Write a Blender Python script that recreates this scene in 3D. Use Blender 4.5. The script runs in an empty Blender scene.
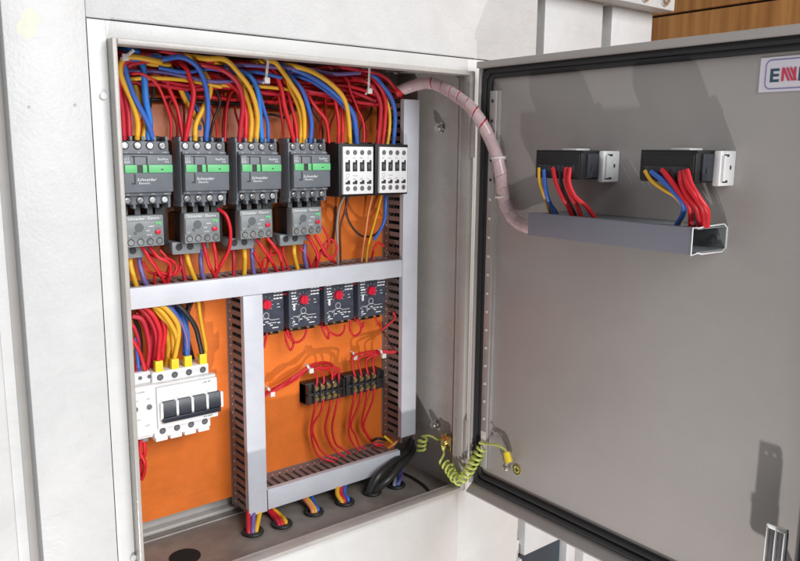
import bpy, bmesh, math, random
from mathutils import Vector, Matrix
random.seed(7)
S = 0.61                      # design unit -> metres (the door opening is 0.37 m wide)
C = bpy.context.scene.collection
SC = bpy.context.scene

# ------------------------------------------------------------------ camera
CAM = Vector((-0.33065573, -0.98764014, -0.12489145))
YAW, PITCH, ROLL, FPX = math.radians(38.29683), math.radians(9.83344), math.radians(0.46802), 762.065
_f = Vector((math.sin(YAW)*math.cos(PITCH), math.cos(YAW)*math.cos(PITCH), -math.sin(PITCH)))
_r = Vector((math.cos(YAW), -math.sin(YAW), 0)); _u = _r.cross(_f)
RIGHT = math.cos(ROLL)*_r + math.sin(ROLL)*_u
UP = -math.sin(ROLL)*_r + math.cos(ROLL)*_u
FWD = _f
cd = bpy.data.cameras.new('camera'); cam = bpy.data.objects.new('camera', cd); C.objects.link(cam)
m = Matrix((RIGHT, UP, -FWD)).transposed().to_4x4(); m.translation = CAM*S
cam.matrix_world = m
cd.sensor_width = 36; cd.lens = FPX/800*36; cd.clip_start = 0.01; cd.clip_end = 100
SC.camera = cam

# ------------------------------------------------------------------ light
w = bpy.data.worlds.new('World'); SC.world = w; w.use_nodes = True
bg = w.node_tree.nodes['Background']; bg.inputs[0].default_value = (0.93, 0.96, 1.0, 1); bg.inputs[1].default_value = 0.165
def lamp(name, kind, loc, target, energy, color, **kw):
    l = bpy.data.lights.new(name, kind); l.energy = energy; l.color = color
    for k, v in kw.items(): setattr(l, k, v)
    o = bpy.data.objects.new(name, l); C.objects.link(o)
    o.location = Vector(loc)*S
    o.rotation_euler = (Vector(target)-Vector(loc)).to_track_quat('-Z', 'Y').to_euler()
    return o
lamp('soft_front_light', 'AREA', (0.75, -3.8, 1.5), (0.3, 0.0, -0.35), 76, (0.975, 0.988, 1.0), shape='RECTANGLE', size=1.9, size_y=1.6)  # broad soft area lamp from in front, its source unseen
lamp('glint_light', 'SPOT', (-0.44, -1.38, -2.05), (0.35, 0, -0.35), 38, (1.0, 0.955, 0.93), spot_size=math.radians(130), spot_blend=0.2, shadow_soft_size=0.018)
SC.view_settings.view_transform = 'Standard'; SC.view_settings.look = 'None'
SC.view_settings.exposure = 0.15; SC.view_settings.gamma = 1.0
SC.cycles.use_denoising = True; SC.cycles.max_bounces = 8; SC.cycles.diffuse_bounces = 5

# ------------------------------------------------------------------ helpers
def at(px, py, Y):            # point of the photo's pixel on the plane y = Y (design units)
    d = FWD + RIGHT*((px-400)/FPX) + UP*(-(py-280.5)/FPX)
    return CAM + d*((Y-CAM.y)/d.y)
def atx(px, py, X):
    d = FWD + RIGHT*((px-400)/FPX) + UP*(-(py-280.5)/FPX)
    return CAM + d*((X-CAM.x)/d.x)
def atz(px, py, Z):
    d = FWD + RIGHT*((px-400)/FPX) + UP*(-(py-280.5)/FPX)
    return CAM + d*((Z-CAM.z)/d.z)

ORG = {}
class MB:
    def __init__(s): s.v = []; s.f = []; s.mi = []; s.sm = []; s.cur = 0
    def add(s, vs, fs, smooth=False):
        o = len(s.v); s.v += [Vector(v) for v in vs]
        for f in fs: s.f.append([i+o for i in f]); s.mi.append(s.cur); s.sm.append(smooth)
        return s
    def box(s, x0, x1, y0, y1, z0, z1, b=0.0, seg=2):
        x0, x1 = min(x0, x1), max(x0, x1); y0, y1 = min(y0, y1), max(y0, y1); z0, z1 = min(z0, z1), max(z0, z1)
        if b <= 0:
            vs = [(x, y, z) for x in (x0, x1) for y in (y0, y1) for z in (z0, z1)]
            return s.add(vs, [(0,1,3,2),(4,6,7,5),(0,4,5,1),(2,3,7,6),(0,2,6,4),(1,5,7,3)])
        bm = bmesh.new(); bmesh.ops.create_cube(bm, size=1)
        for v in bm.verts:
            v.co = Vector(((x0+x1)/2+v.co.x*(x1-x0), (y0+y1)/2+v.co.y*(y1-y0), (z0+z1)/2+v.co.z*(z1-z0)))
        b = min(b, 0.45*min(x1-x0, y1-y0, z1-z0))
        bmesh.ops.bevel(bm, geom=list(bm.edges), offset=b, segments=seg, affect='EDGES', profile=0.5)
        return s.bm(bm, True)
    def bm(s, bm, smooth=False):
        bm.verts.index_update()
        s.add([v.co.copy() for v in bm.verts], [[v.index for v in f.verts] for f in bm.faces], smooth); bm.free(); return s
    def cyl(s, p0, p1, r, n=16, r2=None, smooth=True):
        return s.tube([p0, p1], [r, r if r2 is None else r2], n, smooth)
    def tube(s, pts, r, n=10, smooth=True, flat=None, closed=False, up=None):
        pts = [Vector(p) for p in pts]; k = len(pts)
        rr = r if isinstance(r, list) else [r]*k
        vs = []; fs = []; N = None
        for i, p in enumerate(pts):
            if closed: t = pts[(i+1) % k]-pts[i-1]
            else: t = pts[min(i+1, k-1)]-pts[max(i-1, 0)]
            t = t.normalized() if t.length > 1e-9 else Vector((0,0,1))
            if up is not None: N = (Vector(up)-t*t.dot(Vector(up))).normalized()
            elif N is None:
                a = Vector((0,0,1)) if abs(t.z) < .9 else Vector((1,0,0)); N = (a-t*a.dot(t)).normalized()
            else:
                N = N-t*N.dot(t); N = N.normalized() if N.length > 1e-9 else Vector((1,0,0))
            B = t.cross(N)
            for j in range(n):
                a = 2*math.pi*j/n
                fx, fy = flat if flat else (1, 1)
                vs.append(p+N*math.cos(a)*rr[i]*fx+B*math.sin(a)*rr[i]*fy)
        for i in range(k if closed else k-1):
            for j in range(n):
                a, b = i*n+j, i*n+(j+1) % n; c, d = ((i+1) % k)*n+(j+1) % n, ((i+1) % k)*n+j
                fs.append((a, b, c, d))
        s.add(vs, fs, smooth)
        if not closed:
            s.add(vs[:n], [list(range(n))[::-1]]); s.add(vs[-n:], [list(range(n))])
        return s
    def disc(s, c, axis, r, h, n=20):  # short cylinder centred at c sticking out by h along axis
        c = Vector(c); return s.cyl(c, c+Vector(axis)*h, r, n, smooth=False)
    def prism(s, poly, axis, a, b):    # poly: 2D outline in the two other axes, extruded along axis from a to b
        def P(u, v, t): return {'x': (t, u, v), 'y': (u, t, v), 'z': (u, v, t)}[axis]
        n = len(poly); vs = [P(u, v, a) for u, v in poly]+[P(u, v, b) for u, v in poly]
        return s.add(vs, [list(range(n))[::-1], list(range(n, 2*n))]+[(i, (i+1) % n, n+(i+1) % n, n+i) for i in range(n)])
    def torus(s, c, axis, R, r, n=24, k=8):
        ax = Vector(axis).normalized(); a = Vector((0,0,1)) if abs(ax.z) < .9 else Vector((1,0,0))
        u = ax.cross(a).normalized(); v = ax.cross(u); c = Vector(c)
        return s.tube([c+(u*math.cos(t)+v*math.sin(t))*R for t in [2*math.pi*i/n for i in range(n)]], r, k, closed=True)

def tag(o, label, cat, group=None, kind=None):
    if label: o['label'] = label
    if cat: o['category'] = cat
    if group: o['group'] = group
    if kind: o['kind'] = kind
    return o
def thing(name, label, cat, origin, group=None):
    o = bpy.data.objects.new(name, None); C.objects.link(o)
    o.empty_display_size = .02; o.location = Vector(origin)*S; ORG[o] = Vector(origin)
    return tag(o, label, cat, group)
def part(name, mb, mat, parent=None, origin=None, label=None):
    og = ORG[parent] if parent is not None else Vector(origin if origin is not None else mb.v[0])
    me = bpy.data.meshes.new(name)
    me.from_pydata([(v-og)*S for v in mb.v], [], mb.f)
    mats = mat if isinstance(mat, (list, tuple)) else [mat]
    for x in mats: me.materials.append(x)
    for p, mi, sm in zip(me.polygons, mb.mi, mb.sm): p.material_index = mi; p.use_smooth = sm
    bm = bmesh.new(); bm.from_mesh(me); bmesh.ops.recalc_face_normals(bm, faces=bm.faces); bm.to_mesh(me); bm.free()
    try: me.set_sharp_from_angle(angle=math.radians(40))
    except Exception: pass
    o = bpy.data.objects.new(name, me); C.objects.link(o); ORG[o] = og
    if parent is None: o.location = og*S
    else: o.parent = parent
    if label: o['label'] = label
    return o
TR = random.Random(5)
def dup(root, delta, label):
    r = root.copy(); C.objects.link(r); ORG[r] = ORG[root]+Vector(delta)
    r.location = ORG[r]*S; r['label'] = label
    r.rotation_euler = (TR.uniform(-.006, .006), TR.uniform(-.011, .011), TR.uniform(-.012, .012))
    for ch in root.children:
        c = ch.copy(); C.objects.link(c); c.parent = r
        for g in ch.children:
            d = g.copy(); C.objects.link(d); d.parent = c
    return r
def text_mesh(body, size, fn, mb, align='LEFT', sx=1.0, shear=0.0, bold=0.0):  # flat lettering; fn maps (u, v) in design units to a point
    cu = bpy.data.curves.new('t', 'FONT'); cu.body = body; cu.size = size; cu.align_x = align; cu.shear = shear; cu.resolution_u = 2; cu.offset = bold
    o = bpy.data.objects.new('t', cu); C.objects.link(o)
    dg = bpy.context.evaluated_depsgraph_get(); dg.update()
    me = bpy.data.meshes.new_from_object(o.evaluated_get(dg))
    mb.add([fn(v.co.x*sx, v.co.y) for v in me.vertices], [list(p.vertices) for p in me.polygons])
    bpy.data.objects.remove(o); bpy.data.curves.remove(cu); bpy.data.meshes.remove(me)
def spline(pts, n=8):
    pts = [Vector(p) for p in pts]
    if len(pts) < 3: return [pts[0].lerp(pts[1], i/n) for i in range(n+1)]
    P = [pts[0]*2-pts[1]]+pts+[pts[-1]*2-pts[-2]]; out = []
    for i in range(1, len(P)-2):
        a, b, c, d = P[i-1:i+3]
        for k in range(n):
            t = k/n
            out.append(.5*((2*b)+(c-a)*t+(2*a-5*b+4*c-d)*t*t+(3*b-a-3*c+d)*t**3))
    out.append(pts[-1]); return out

# ------------------------------------------------------------------ materials
MATS = {}
def mat(name, col, rough=.45, metal=0.0, var=.06, vscale=60, bump=0.0, bscale=900, spec=.5, coat=0.0, sss=0.0, rvar=.08, grime=0.0):
    if name in MATS: return MATS[name]
    M = bpy.data.materials.new(name); M.use_nodes = True; nt = M.node_tree; N = nt.nodes; L = nt.links
    b = N['Principled BSDF']; b.inputs['Metallic'].default_value = metal
    b.inputs['Specular IOR Level'].default_value = spec; b.inputs['Coat Weight'].default_value = coat
    tc = N.new('ShaderNodeTexCoord')
    n = N.new('ShaderNodeTexNoise'); n.inputs['Scale'].default_value = vscale; n.inputs['Detail'].default_value = 5; n.inputs['Roughness'].default_value = .6
    L.new(tc.outputs['Object'], n.inputs['Vector'])
    mr = N.new('ShaderNodeMapRange'); mr.inputs['From Min'].default_value = .3; mr.inputs['From Max'].default_value = .7
    mr.inputs['To Min'].default_value = 1-var; mr.inputs['To Max'].default_value = 1+var
    L.new(n.outputs['Fac'], mr.inputs['Value'])
    mx = N.new('ShaderNodeVectorMath'); mx.operation = 'SCALE'; mx.inputs[0].default_value = col[:3]
    L.new(mr.outputs[0], mx.inputs['Scale']); L.new(mx.outputs[0], b.inputs['Base Color'])
    if grime > 0:      # handling marks and dust: blotches, specks and drawn-out wipe streaks
        g1 = N.new('ShaderNodeTexNoise'); g1.inputs['Scale'].default_value = 17; g1.inputs['Detail'].default_value = 8; g1.inputs['Roughness'].default_value = .72; g1.inputs['Distortion'].default_value = .6
        L.new(tc.outputs['Object'], g1.inputs['Vector'])
        mp = N.new('ShaderNodeMapping'); mp.inputs['Rotation'].default_value = (.5, .3, .4); mp.inputs['Scale'].default_value = (6, 6, 90)
        L.new(tc.outputs['Object'], mp.inputs[0])
        g2 = N.new('ShaderNodeTexNoise'); g2.inputs['Scale'].default_value = 3; g2.inputs['Detail'].default_value = 4; L.new(mp.outputs[0], g2.inputs['Vector'])
        vo = N.new('ShaderNodeTexVoronoi'); vo.inputs['Scale'].default_value = 95; L.new(tc.outputs['Object'], vo.inputs['Vector'])
        def ramp(src, a, c, lo, hi):
            q = N.new('ShaderNodeMapRange'); q.inputs['From Min'].default_value = a; q.inputs['From Max'].default_value = c
            q.inputs['To Min'].default_value = lo; q.inputs['To Max'].default_value = hi; L.new(src, q.inputs['Value']); return q.outputs[0]
        def mul(x_, y_):
            q = N.new('ShaderNodeMath'); q.operation = 'MULTIPLY'; L.new(x_, q.inputs[0]); L.new(y_, q.inputs[1]); return q.outputs[0]
        k_ = mul(ramp(g1.outputs['Fac'], .38, .66, 1-grime, 1+grime*.35), ramp(g2.outputs['Fac'], .55, .75, 1, 1-grime*.5))
        k_ = mul(k_, ramp(vo.outputs['Distance'], .03, .07, 1-grime*1.6, 1))
        L.new(mul(mr.outputs[0], k_), mx.inputs['Scale'])
    r2 = N.new('ShaderNodeMapRange'); r2.inputs['From Min'].default_value = .3; r2.inputs['From Max'].default_value = .7
    r2.inputs['To Min'].default_value = max(.03, rough-rvar); r2.inputs['To Max'].default_value = min(1, rough+rvar)
    L.new(n.outputs['Fac'], r2.inputs['Value']); L.new(r2.outputs[0], b.inputs['Roughness'])
    if bump > 0:
        n2 = N.new('ShaderNodeTexNoise'); n2.inputs['Scale'].default_value = bscale; n2.inputs['Detail'].default_value = 3
        L.new(tc.outputs['Object'], n2.inputs['Vector'])
        bp = N.new('ShaderNodeBump'); bp.inputs['Strength'].default_value = bump; bp.inputs['Distance'].default_value = .002
        L.new(n2.outputs['Fac'], bp.inputs['Height']); L.new(bp.outputs[0], b.inputs['Normal'])
    MATS[name] = M; return M
house_white = mat('housing_white', (.585,.59,.592), .44, var=.03, vscale=11, bump=.19, bscale=360, grime=.07)
plate_white = mat('cover_white', (.635,.638,.63), .38, var=.025, vscale=14, bump=.12, bscale=500, grime=.05)
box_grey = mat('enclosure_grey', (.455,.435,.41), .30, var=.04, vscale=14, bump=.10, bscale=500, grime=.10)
door_grey = mat('door_grey', (.395,.370,.354), .36, var=.012, vscale=7, bump=.05, bscale=520, grime=.035)
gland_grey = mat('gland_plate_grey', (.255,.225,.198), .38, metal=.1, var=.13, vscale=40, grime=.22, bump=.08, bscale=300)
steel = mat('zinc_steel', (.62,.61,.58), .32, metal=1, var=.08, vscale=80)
bright_steel = mat('bright_steel', (.85,.85,.84), .22, metal=1, var=.04)
brass = mat('brass', (.78,.62,.28), .28, metal=1, var=.1, vscale=200)
orange = mat('orange_paint', (.86,.208,.034), .34, var=.06, vscale=22, bump=.09, bscale=420, grime=.13)
duct_cover = mat('duct_cover_grey', (.60,.615,.67), .36, var=.025, vscale=30, grime=.07)
duct_shaded = mat('duct_shaded_mauve', (.215,.168,.162), .5, var=.06, vscale=40)  # same PVC as the cover, darkened for side shade and orange reflection
black = mat('black_plastic', (.011,.011,.012), .58, var=.1)
char = mat('charcoal_plastic', (.135,.150,.172), .45, var=.07, vscale=90)
charside = mat('dark_plastic', (.03,.033,.042), .45, var=.07, vscale=90)
relgrey = mat('relay_grey', (.215,.232,.24), .42, var=.07, vscale=90)
green = mat('green_label', (.13,.50,.20), .45, var=.05)
white = mat('white_plastic', (.80,.80,.80), .34, var=.02)
ink = mat('white_print', (.80,.82,.84), .5, var=.03)
darkink = mat('dark_print', (.03,.03,.035), .5)
slot = mat('slot_grey', (.09,.09,.10), .5)
screwgrey = mat('screw_grey', (.22,.22,.23), .45, metal=.6)
timer_blue = mat('timer_face', (.052,.058,.082), .40, var=.2, vscale=120)
knob_red = mat('knob_red', (.62,.015,.045), .35)
toggle = mat('toggle_black', (.022,.026,.036), .32)
rubber = mat('rubber_black', (.014,.014,.015), .55, var=.1)
gasket_m = mat('gasket_black', (.018,.019,.021), .6, var=.1)
nylon = mat('nylon_white', (.74,.72,.68), .4)
wrap_m = mat('spiral_wrap', (.58,.425,.435), .26, var=.12, vscale=60, coat=.3)
ferrule_m = mat('ferrule_yellow', (.82,.62,.03), .4)
sticker_m = mat('sticker_white', (.74,.72,.80), .4, var=.02)
violet = mat('print_violet', (.20,.16,.42), .5); teal = mat('print_teal', (.035,.085,.13), .5); pinkred = mat('print_red', (.62,.05,.11), .5)
slate = mat('slate_blue_steel', (.035,.045,.06), .5, var=.08)
postgrey = mat('post_grey', (.40,.385,.37), .5, var=.04)
floor_m = mat('floor_grey', (.34,.32,.30), .4, var=.1, vscale=6)
WIRE = {
 'red': mat('wire_red', (.60,.012,.022), .46, var=.08, vscale=90), 'crimson': mat('wire_crimson', (.48,.014,.034), .46, var=.08, vscale=90),
 'yellow': mat('wire_yellow', (.74,.40,.022), .46, var=.06, vscale=90), 'blue': mat('wire_blue', (.035,.125,.48), .46, var=.08, vscale=90),
 'black': mat('wire_black', (.016,.015,.016), .38), 'grey': mat('wire_grey', (.30,.29,.27), .4), 'orange': mat('wire_orange', (.75,.26,.10), .4),
 'brown': mat('wire_brown', (.10,.035,.025), .4), 'bright blue': mat('wire_bright_blue', (.03,.20,.66), .46), 'violet': mat('wire_violet', (.16,.12,.34), .38)}
def earth_mat():
    M = bpy.data.materials.new('wire_green_yellow'); M.use_nodes = True; nt = M.node_tree; N = nt.nodes; L = nt.links; b = N['Principled BSDF']
    tc = N.new('ShaderNodeTexCoord'); wv = N.new('ShaderNodeTexWave'); wv.inputs['Scale'].default_value = 40; wv.inputs['Distortion'].default_value = 6
    L.new(tc.outputs['Object'], wv.inputs['Vector'])
    cr = N.new('ShaderNodeValToRGB'); cr.color_ramp.elements[0].color = (.46,.56,.10,1); cr.color_ramp.elements[1].color = (.66,.70,.20,1)
    cr.color_ramp.elements[0].position = .25; cr.color_ramp.elements[1].position = .5
    L.new(wv.outputs['Fac'], cr.inputs[0]); L.new(cr.outputs[0], b.inputs['Base Color']); b.inputs['Roughness'].default_value = .35
    return M
earth_m = earth_mat()
def wood_mat():
    M = bpy.data.materials.new('wood_boards'); M.use_nodes = True; nt = M.node_tree; N = nt.nodes; L = nt.links; b = N['Principled BSDF']
    tc = N.new('ShaderNodeTexCoord'); mp = N.new('ShaderNodeMapping'); mp.inputs['Scale'].default_value = (1, 26, 1.5)
    n = N.new('ShaderNodeTexNoise'); n.inputs['Scale'].default_value = 2.2; n.inputs['Detail'].default_value = 6
    L.new(tc.outputs['Object'], mp.inputs[0]); L.new(mp.outputs[0], n.inputs['Vector'])
    cr = N.new('ShaderNodeValToRGB'); cr.color_ramp.elements[0].color = (.34,.145,.042,1); cr.color_ramp.elements[1].color = (.54,.26,.085,1)
    cr.color_ramp.elements[0].position = .35; cr.color_ramp.elements[1].position = .65
    L.new(n.outputs['Fac'], cr.inputs[0]); L.new(cr.outputs[0], b.inputs['Base Color']); b.inputs['Roughness'].default_value = .45
    return M
wood_m = wood_mat()

# ------------------------------------------------------------------ setting: floor, wooden wall, machine housing
o = part('floor', MB().box(-6, 6, -6, 6, -2.56, -2.5), floor_m, origin=(0,0,-2.5)); o['kind'] = 'structure'
ww = thing('wooden_wall', 'brown wooden board wall with a dark horizontal groove behind the white housing', 'wall', (1.9, 0, -2.5))
z = -2.5
bd = MB()
while z < 2.2:
    bd.box(1.9, 1.93, -2.6, 4.2, z, z+.305, .004); z += .3115
part('boards', bd, wood_m, ww)
part('groove_backing', MB().box(1.915, 1.96, -2.6, 4.2, -2.5, 2.3), darkink, ww)

mh = thing('machine_housing', 'large white textured steel machine housing the open control cabinet is set into', 'machine', (0.3, .02, -2.5))
HX0, HX1, HZ0, HZ1 = -.0305, .775, -.98, .031       # hole for the inset plate
hp = MB()
hp.box(-.125, HX0, .0185, .05, -2.4, .9, .002).box(HX0, .785, .0185, .05, HZ1, .9, .002).box(HX0, .80, .0185, .05, -2.4, HZ0, .002)
part('front_panel', hp, house_white, mh)
ip = MB()
ip.box(HX0+.0010, -.0068, .0202, .0213, HZ0+.002, HZ1-.0012, .0004).box(-.0068, .6123, .0202, .0213, .0078, HZ1-.0012, .0004)
ip.box(-.0068, .6123, .0202, .0213, HZ0+.002, -.7640, .0004).box(.6123, .784, .0202, .0213, HZ0+.002, HZ1-.0012, .0004)
part('inset_plate', ip, plate_white, mh)
part('groove', MB().box(HX0-.001, .786, .0300, .032, .0300, .0335).box(HX0-.002, HX0+.004, .0300, .032, HZ0, .03), darkink, mh)
part('side_panel', MB().box(-.9, -.152, .023, .05, -2.4, .9, .004), house_white, mh)
part('side_panel', MB().box(-.152, -.138, .030, .05, -2.4, .9, .002), house_white, mh)
part('panel_recess', MB().box(-.16, -.12, .045, .06, -2.4, .9), postgrey, mh)
part('front_panel', MB().box(.8185, .9938, .03, .07, -.985, .9, .003), house_white, mh)
part('front_panel', MB().box(1.0235, 1.166, .03, .07, -2.4, .9, .003), house_white, mh)
part('post', MB().box(.781, .822, .052, .075, -.955, .9, .002), postgrey, mh)
part('post', MB().box(.990, 1.027, .052, .075, -2.4, .9, .002), postgrey, mh)
part('post', MB().box(.962, .9935, .031, .075, -2.4, -.985, .002), house_white, mh)
part('drip_rail', MB().box(.805, .822, .045, .06, -.985, -.955, .001).box(.795, .805, .035, .05, -.985, -.945, .001), plate_white, mh)
part('base_frame', MB().box(.765, .962, .05, .3, -2.4, -.972, .003), slate, mh)
ub = MB().box(.80, 1.185, -.01, .5, .168, .9, .004)
ubo = part('upper_box', ub, house_white, mh)
for x in (1.074, 1.1445):
    bl = MB(); bl.disc((x, -.01, .187), (0,-1,0), .0125, .004, 20); bl.cyl((x, -.014, .187), (x, -.020, .187), .008, 6, smooth=False)
    part('bolt', bl, bright_steel, ubo)
part('side_skin', MB().box(.775, 1.17, .075, .6, -2.4, .9), postgrey, mh)
for (px, py) in ((103, 96), (133, 557)):
    sc = MB(); p = at(px, py, .0202); sc.disc((p.x, .0202, p.z), (0,-1,0), .0042, .0035, 18)
    part('screw', sc, plate_white, mh)
for (px, py, r, q) in ((29, 107, .0016, .0), (75, 105, .002, .0)):
    p = at(px, py, .0185); part('dent', MB().disc((p.x, .0186, p.z), (0,-1,0), r, .0006, 8), postgrey, mh)
p = at(30, 22, .02)
tr = [(math.sin(math.pi*k/16), k/16) for k in range(1, 16)]
part('tape_residue', MB().tube([(p.x-.010+.016*t_, .0185, p.z-.020+.036*t_) for _, t_ in tr], [.011*a_**.5*(1+.15*math.sin(9*t_)) for a_, t_ in tr], 16, flat=(1, .015), up=(1,0,0)), mat('tape_yellow', (.62,.63,.53), .5, var=.1), mh)

# ------------------------------------------------------------------ control cabinet
cab = thing('control_cabinet', 'open grey steel control cabinet with orange back plate and its door swung wide', 'control cabinet', (0.3, .2, -.771))
H = .7557
b = MB()
b.box(-.0065, .0, 0, .022, -H-.008, .0075, .0016).box(.6, .612, 0, .022, -H-.008, .0075, .0016)
b.box(.0004, .5996, .0003, .022, 0, .0075, .0016).box(.0004, .5996, .0003, .022, -H-.008, -H, .0016)
b.box(-.025, -.015, .0215, .232, -.781, .025).box(.615, .625, .0215, .232, -.781, .025)
b.box(-.015, .615, .0215, .232, .015, .025).box(-.015, .615, .222, .232, -.781, .015)
b.box(-.015, -.0002, .0215, .0255, -.771, .015).box(.6002, .615, .0215, .0255, -.771, .015)
b.box(-.0002, .6002, .0216, .0256, .0002, .015).box(-.0002, .6002, .0216, .0256, -.771, -H-.0002)
shell = part('shell', b, box_grey, cab)
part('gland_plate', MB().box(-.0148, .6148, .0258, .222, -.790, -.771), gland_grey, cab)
part('gland_seam', MB().box(.0, .6, .186, .1885, -.771, -.7692, .0006).box(-.0148, .6148, .205, .2218, -.771, -.764, .002), box_grey, cab)
part('mounting_plate', MB().box(.01, .592, .195, .2, -.7385, -.004, .0015).box(.01, .592, .1955, .208, -.7392, -.7375), orange, cab)
for z_ in (-.0872, -.6585):
    sb = MB(); sb.disc((.615, .088, z_), (-1,0,0), .010, .003, 18); sb.cyl((.612, .088, z_), (.600, .088, z_), .0048, 12)
    sb.cyl((.609, .088, z_), (.604, .088, z_), .0085, 6, smooth=False)
    part('wall_bolt', sb, steel, cab)
p = at(452, 440, .045)
gs = MB(); gs.cyl((.615, .045, p.z), (.592, .045, p.z), .006, 12); gs.cyl((.612, .045, p.z), (.604, .045, p.z), .012, 6, smooth=False)
gs.box(.598, .603, .03, .058, p.z-.016, p.z+.012, .002)
part('earth_stud', gs, brass, cab)
for za in (-.70, -.14): part('hinge_plate', MB().box(.6015, .606, -.010, -.0015, za, za+.08, .001), box_grey, cab)

# door, open square to the front
XD, DZ1, DZ0, DY1, DY0 = .615, .021, -.757, -.016, -.640
dm = MB()
dm.box(XD, .637, DY0, DY1, DZ0, DZ1, .002)
dm.box(.598, XD, DY0, DY1, DZ1-.011, DZ1, .0015)
dm.box(.5984, XD, DY0, DY0+.012, DZ0+.017, DZ1-.011, .001).box(.604, XD, DY1-.004, DY1, DZ0+.017, DZ1-.011, .001)
dm.prism([(.598, DZ0), (.598, DZ0+.0025), (XD-.0006, DZ0+.0165), (XD-.0006, DZ0)], 'y', DY0, DY1)
door = part('door', dm, door_grey, cab)
gm = MB()
def rrect(y0, y1, z0, z1, r, n=8):
    pts = []
    for (cy, cz, a0) in ((y1-r, z1-r, 0), (y0+r, z1-r, 90), (y0+r, z0+r, 180), (y1-r, z0+r, 270)):
        for i in range(n+1):
            a = math.radians(a0+90*i/n); pts.append((XD-.0035, cy+r*math.cos(a), cz+r*math.sin(a)))
    return pts
gm.tube(rrect(DY0+.022, DY1-.010, DZ0+.026, DZ1-.016, .016), .0058, 8, closed=True, up=(1,0,0))
gm.tube(rrect(DY0+.031, DY1-.0205, DZ0+.038, DZ1-.0245, .012), .0042, 8, closed=True, up=(1,0,0))
fr = MB()
gm.box(XD-.003, XD-.0004, DY0+.014, DY1-.005, DZ1-.0285, DZ1-.0115).box(XD-.003, XD-.0004, DY0+.014, DY1-.005, DZ0+.0175, DZ0+.044)
gm.box(XD-.0029, XD-.0004, DY1-.0255, DY1-.0045, DZ0+.044, DZ1-.0285).box(XD-.0029, XD-.0004, DY0+.014, DY0+.034, DZ0+.044, DZ1-.0285)
part('gasket', gm, gasket_m, door)
RY1, RY0 = -.0415, -.0570
rail = part('perforated_rail', MB().box(.6065, .615, RY0, RY1, -.70, -.028, .0012).box(.609, .615, RY0-.004, RY0, -.70, -.028), mat('rail_zinc', (.42,.40,.39), .42, metal=.35, var=.06), door)
hl = MB(); hd = MB(); z_ = -.045; i = 0
while z_ > -.69:
    (hd if i < 5 else hl).disc((.6066, (RY0+RY1)/2, z_), (-1,0,0), .0026, .0012, 12); z_ -= .033; i += 1
part('hole', hd, darkink, rail); part('lit_hole', hl, nylon, rail)  # lower rail holes are pale discs, their lit look painted in
part('edge_wear', MB().box(.6059, .6064, RY0+.002, RY1-.002, -.665, -.63), nylon, rail)
# latch at the free edge
lt = MB()
la = atx(776, 561, .59); ly, lz = -.597, -.575
for k in range(3): lt.box(.560, .566, ly-.014+k*.0105, ly-.0095+k*.0105, lz-.11, lz+.002, .0018)
lt.box(.560, .566, ly-.014, ly+.0115, lz-.003, lz+.003, .0018).box(.560, .5655, ly-.014, ly+.0115, lz-.062, lz-.056, .001).box(.560, .566, ly-.017, ly+.0145, lz-.11, lz-.066, .002)
lt.cyl((.5655, ly, lz-.085), (.615, ly, lz-.085), .012, 20); lt.cyl((.552, ly, lz-.085), (.56, ly, lz-.085), .010, 6, smooth=False)
ltc = part('latch', lt, bright_steel, door)
part('slot_backing', MB().box(.5662, .5674, ly-.0135, ly+.011, lz-.108, lz-.004), screwgrey, ltc)
part('lock_case', MB().box(.575, .615, -.665, -.628, -.72, -.50, .003), charside, door)
# earthing stud + paper seals on the door
q = atx(506, 467, .607)
es = MB(); es.cyl((.615, q.y, q.z), (.598, q.y, q.z), .0042, 10); es.cyl((.611, q.y, q.z), (.606, q.y, q.z), .0075, 6, smooth=False)
part('earth_stud', es, steel, door)
scm = MB()
for (xa, ya, xb, yb) in ((620,160,632,184),(627,156,645,186),(640,166,652,190),(702,190,712,206),(528,140,536,162)):  # streaks of reflection on the door, painted as pale thin bars
    p0, p1 = atx(xa, ya, .6148), atx(xb, yb, .6148); scm = MB(); scm.tube([p0, p0.lerp(p1, .5), p1], [.0002, .0007, .0002], 6, flat=(.3, 1), up=(1,0,0)); part('reflection_streak', scm, steel, door)
# stickers
st = thing('maker_sticker', 'white sticker with violet rounded border and letters at the door top corner', 'sticker', atx(780, 74, .6145))
a = atx(761.5, 56, .6142); 
sy1, sz1, sz0, sy0 = a.y, -.0125, -.0535, a.y-.105
part('paper', MB().box(.6138, .6146, sy0, sy1, sz0, sz1), sticker_m, st)
mbv = MB(); yy1, yy0, zz1, zz0 = sy1-.0075, sy0+.0075, sz1-.0035, sz0+.0035
pts = [(.6136, y, z) for (_, y, z) in rrect(yy0, yy1, zz0, zz1, .007)]
mbv.tube(pts, .00055, 6, closed=True, up=(1,0,0)); part('border', mbv, violet, st)
def doorfn(y, z, x=.6135): return lambda u, v: (x, y-u, z+v)
tx = MB(); text_mesh('E', .0215, doorfn(yy1-.0045, -.0415), tx, sx=1.15, bold=.0006); text_mesh('P', .0215, doorfn(yy1-.0385, -.0415), tx, sx=1.15, bold=.0006)
part('lettering', tx, teal, st)
nl = MB(); nb, nt_, n0 = -.0415, -.0262, yy1-.0195
nl.prism([(n0, nb), (n0-.0030, nb), (n0-.0030, nt_), (n0, nt_)], 'x', .6132, .6136)
for k in range(3):
    d = k*.0042; nl.prism([(n0-.0005-d, nt_), (n0-.0032-d, nt_), (n0-.0105-d, nb), (n0-.0078-d, nb)], 'x', .61305, .61345)
nl.prism([(n0-.0142, nb), (n0-.0172, nb), (n0-.0172, nt_), (n0-.0142, nt_)], 'x', .6132, .6136)
part('striped_letter', nl, pinkred, st)
q = atx(517, 469.5, .6146)
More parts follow.
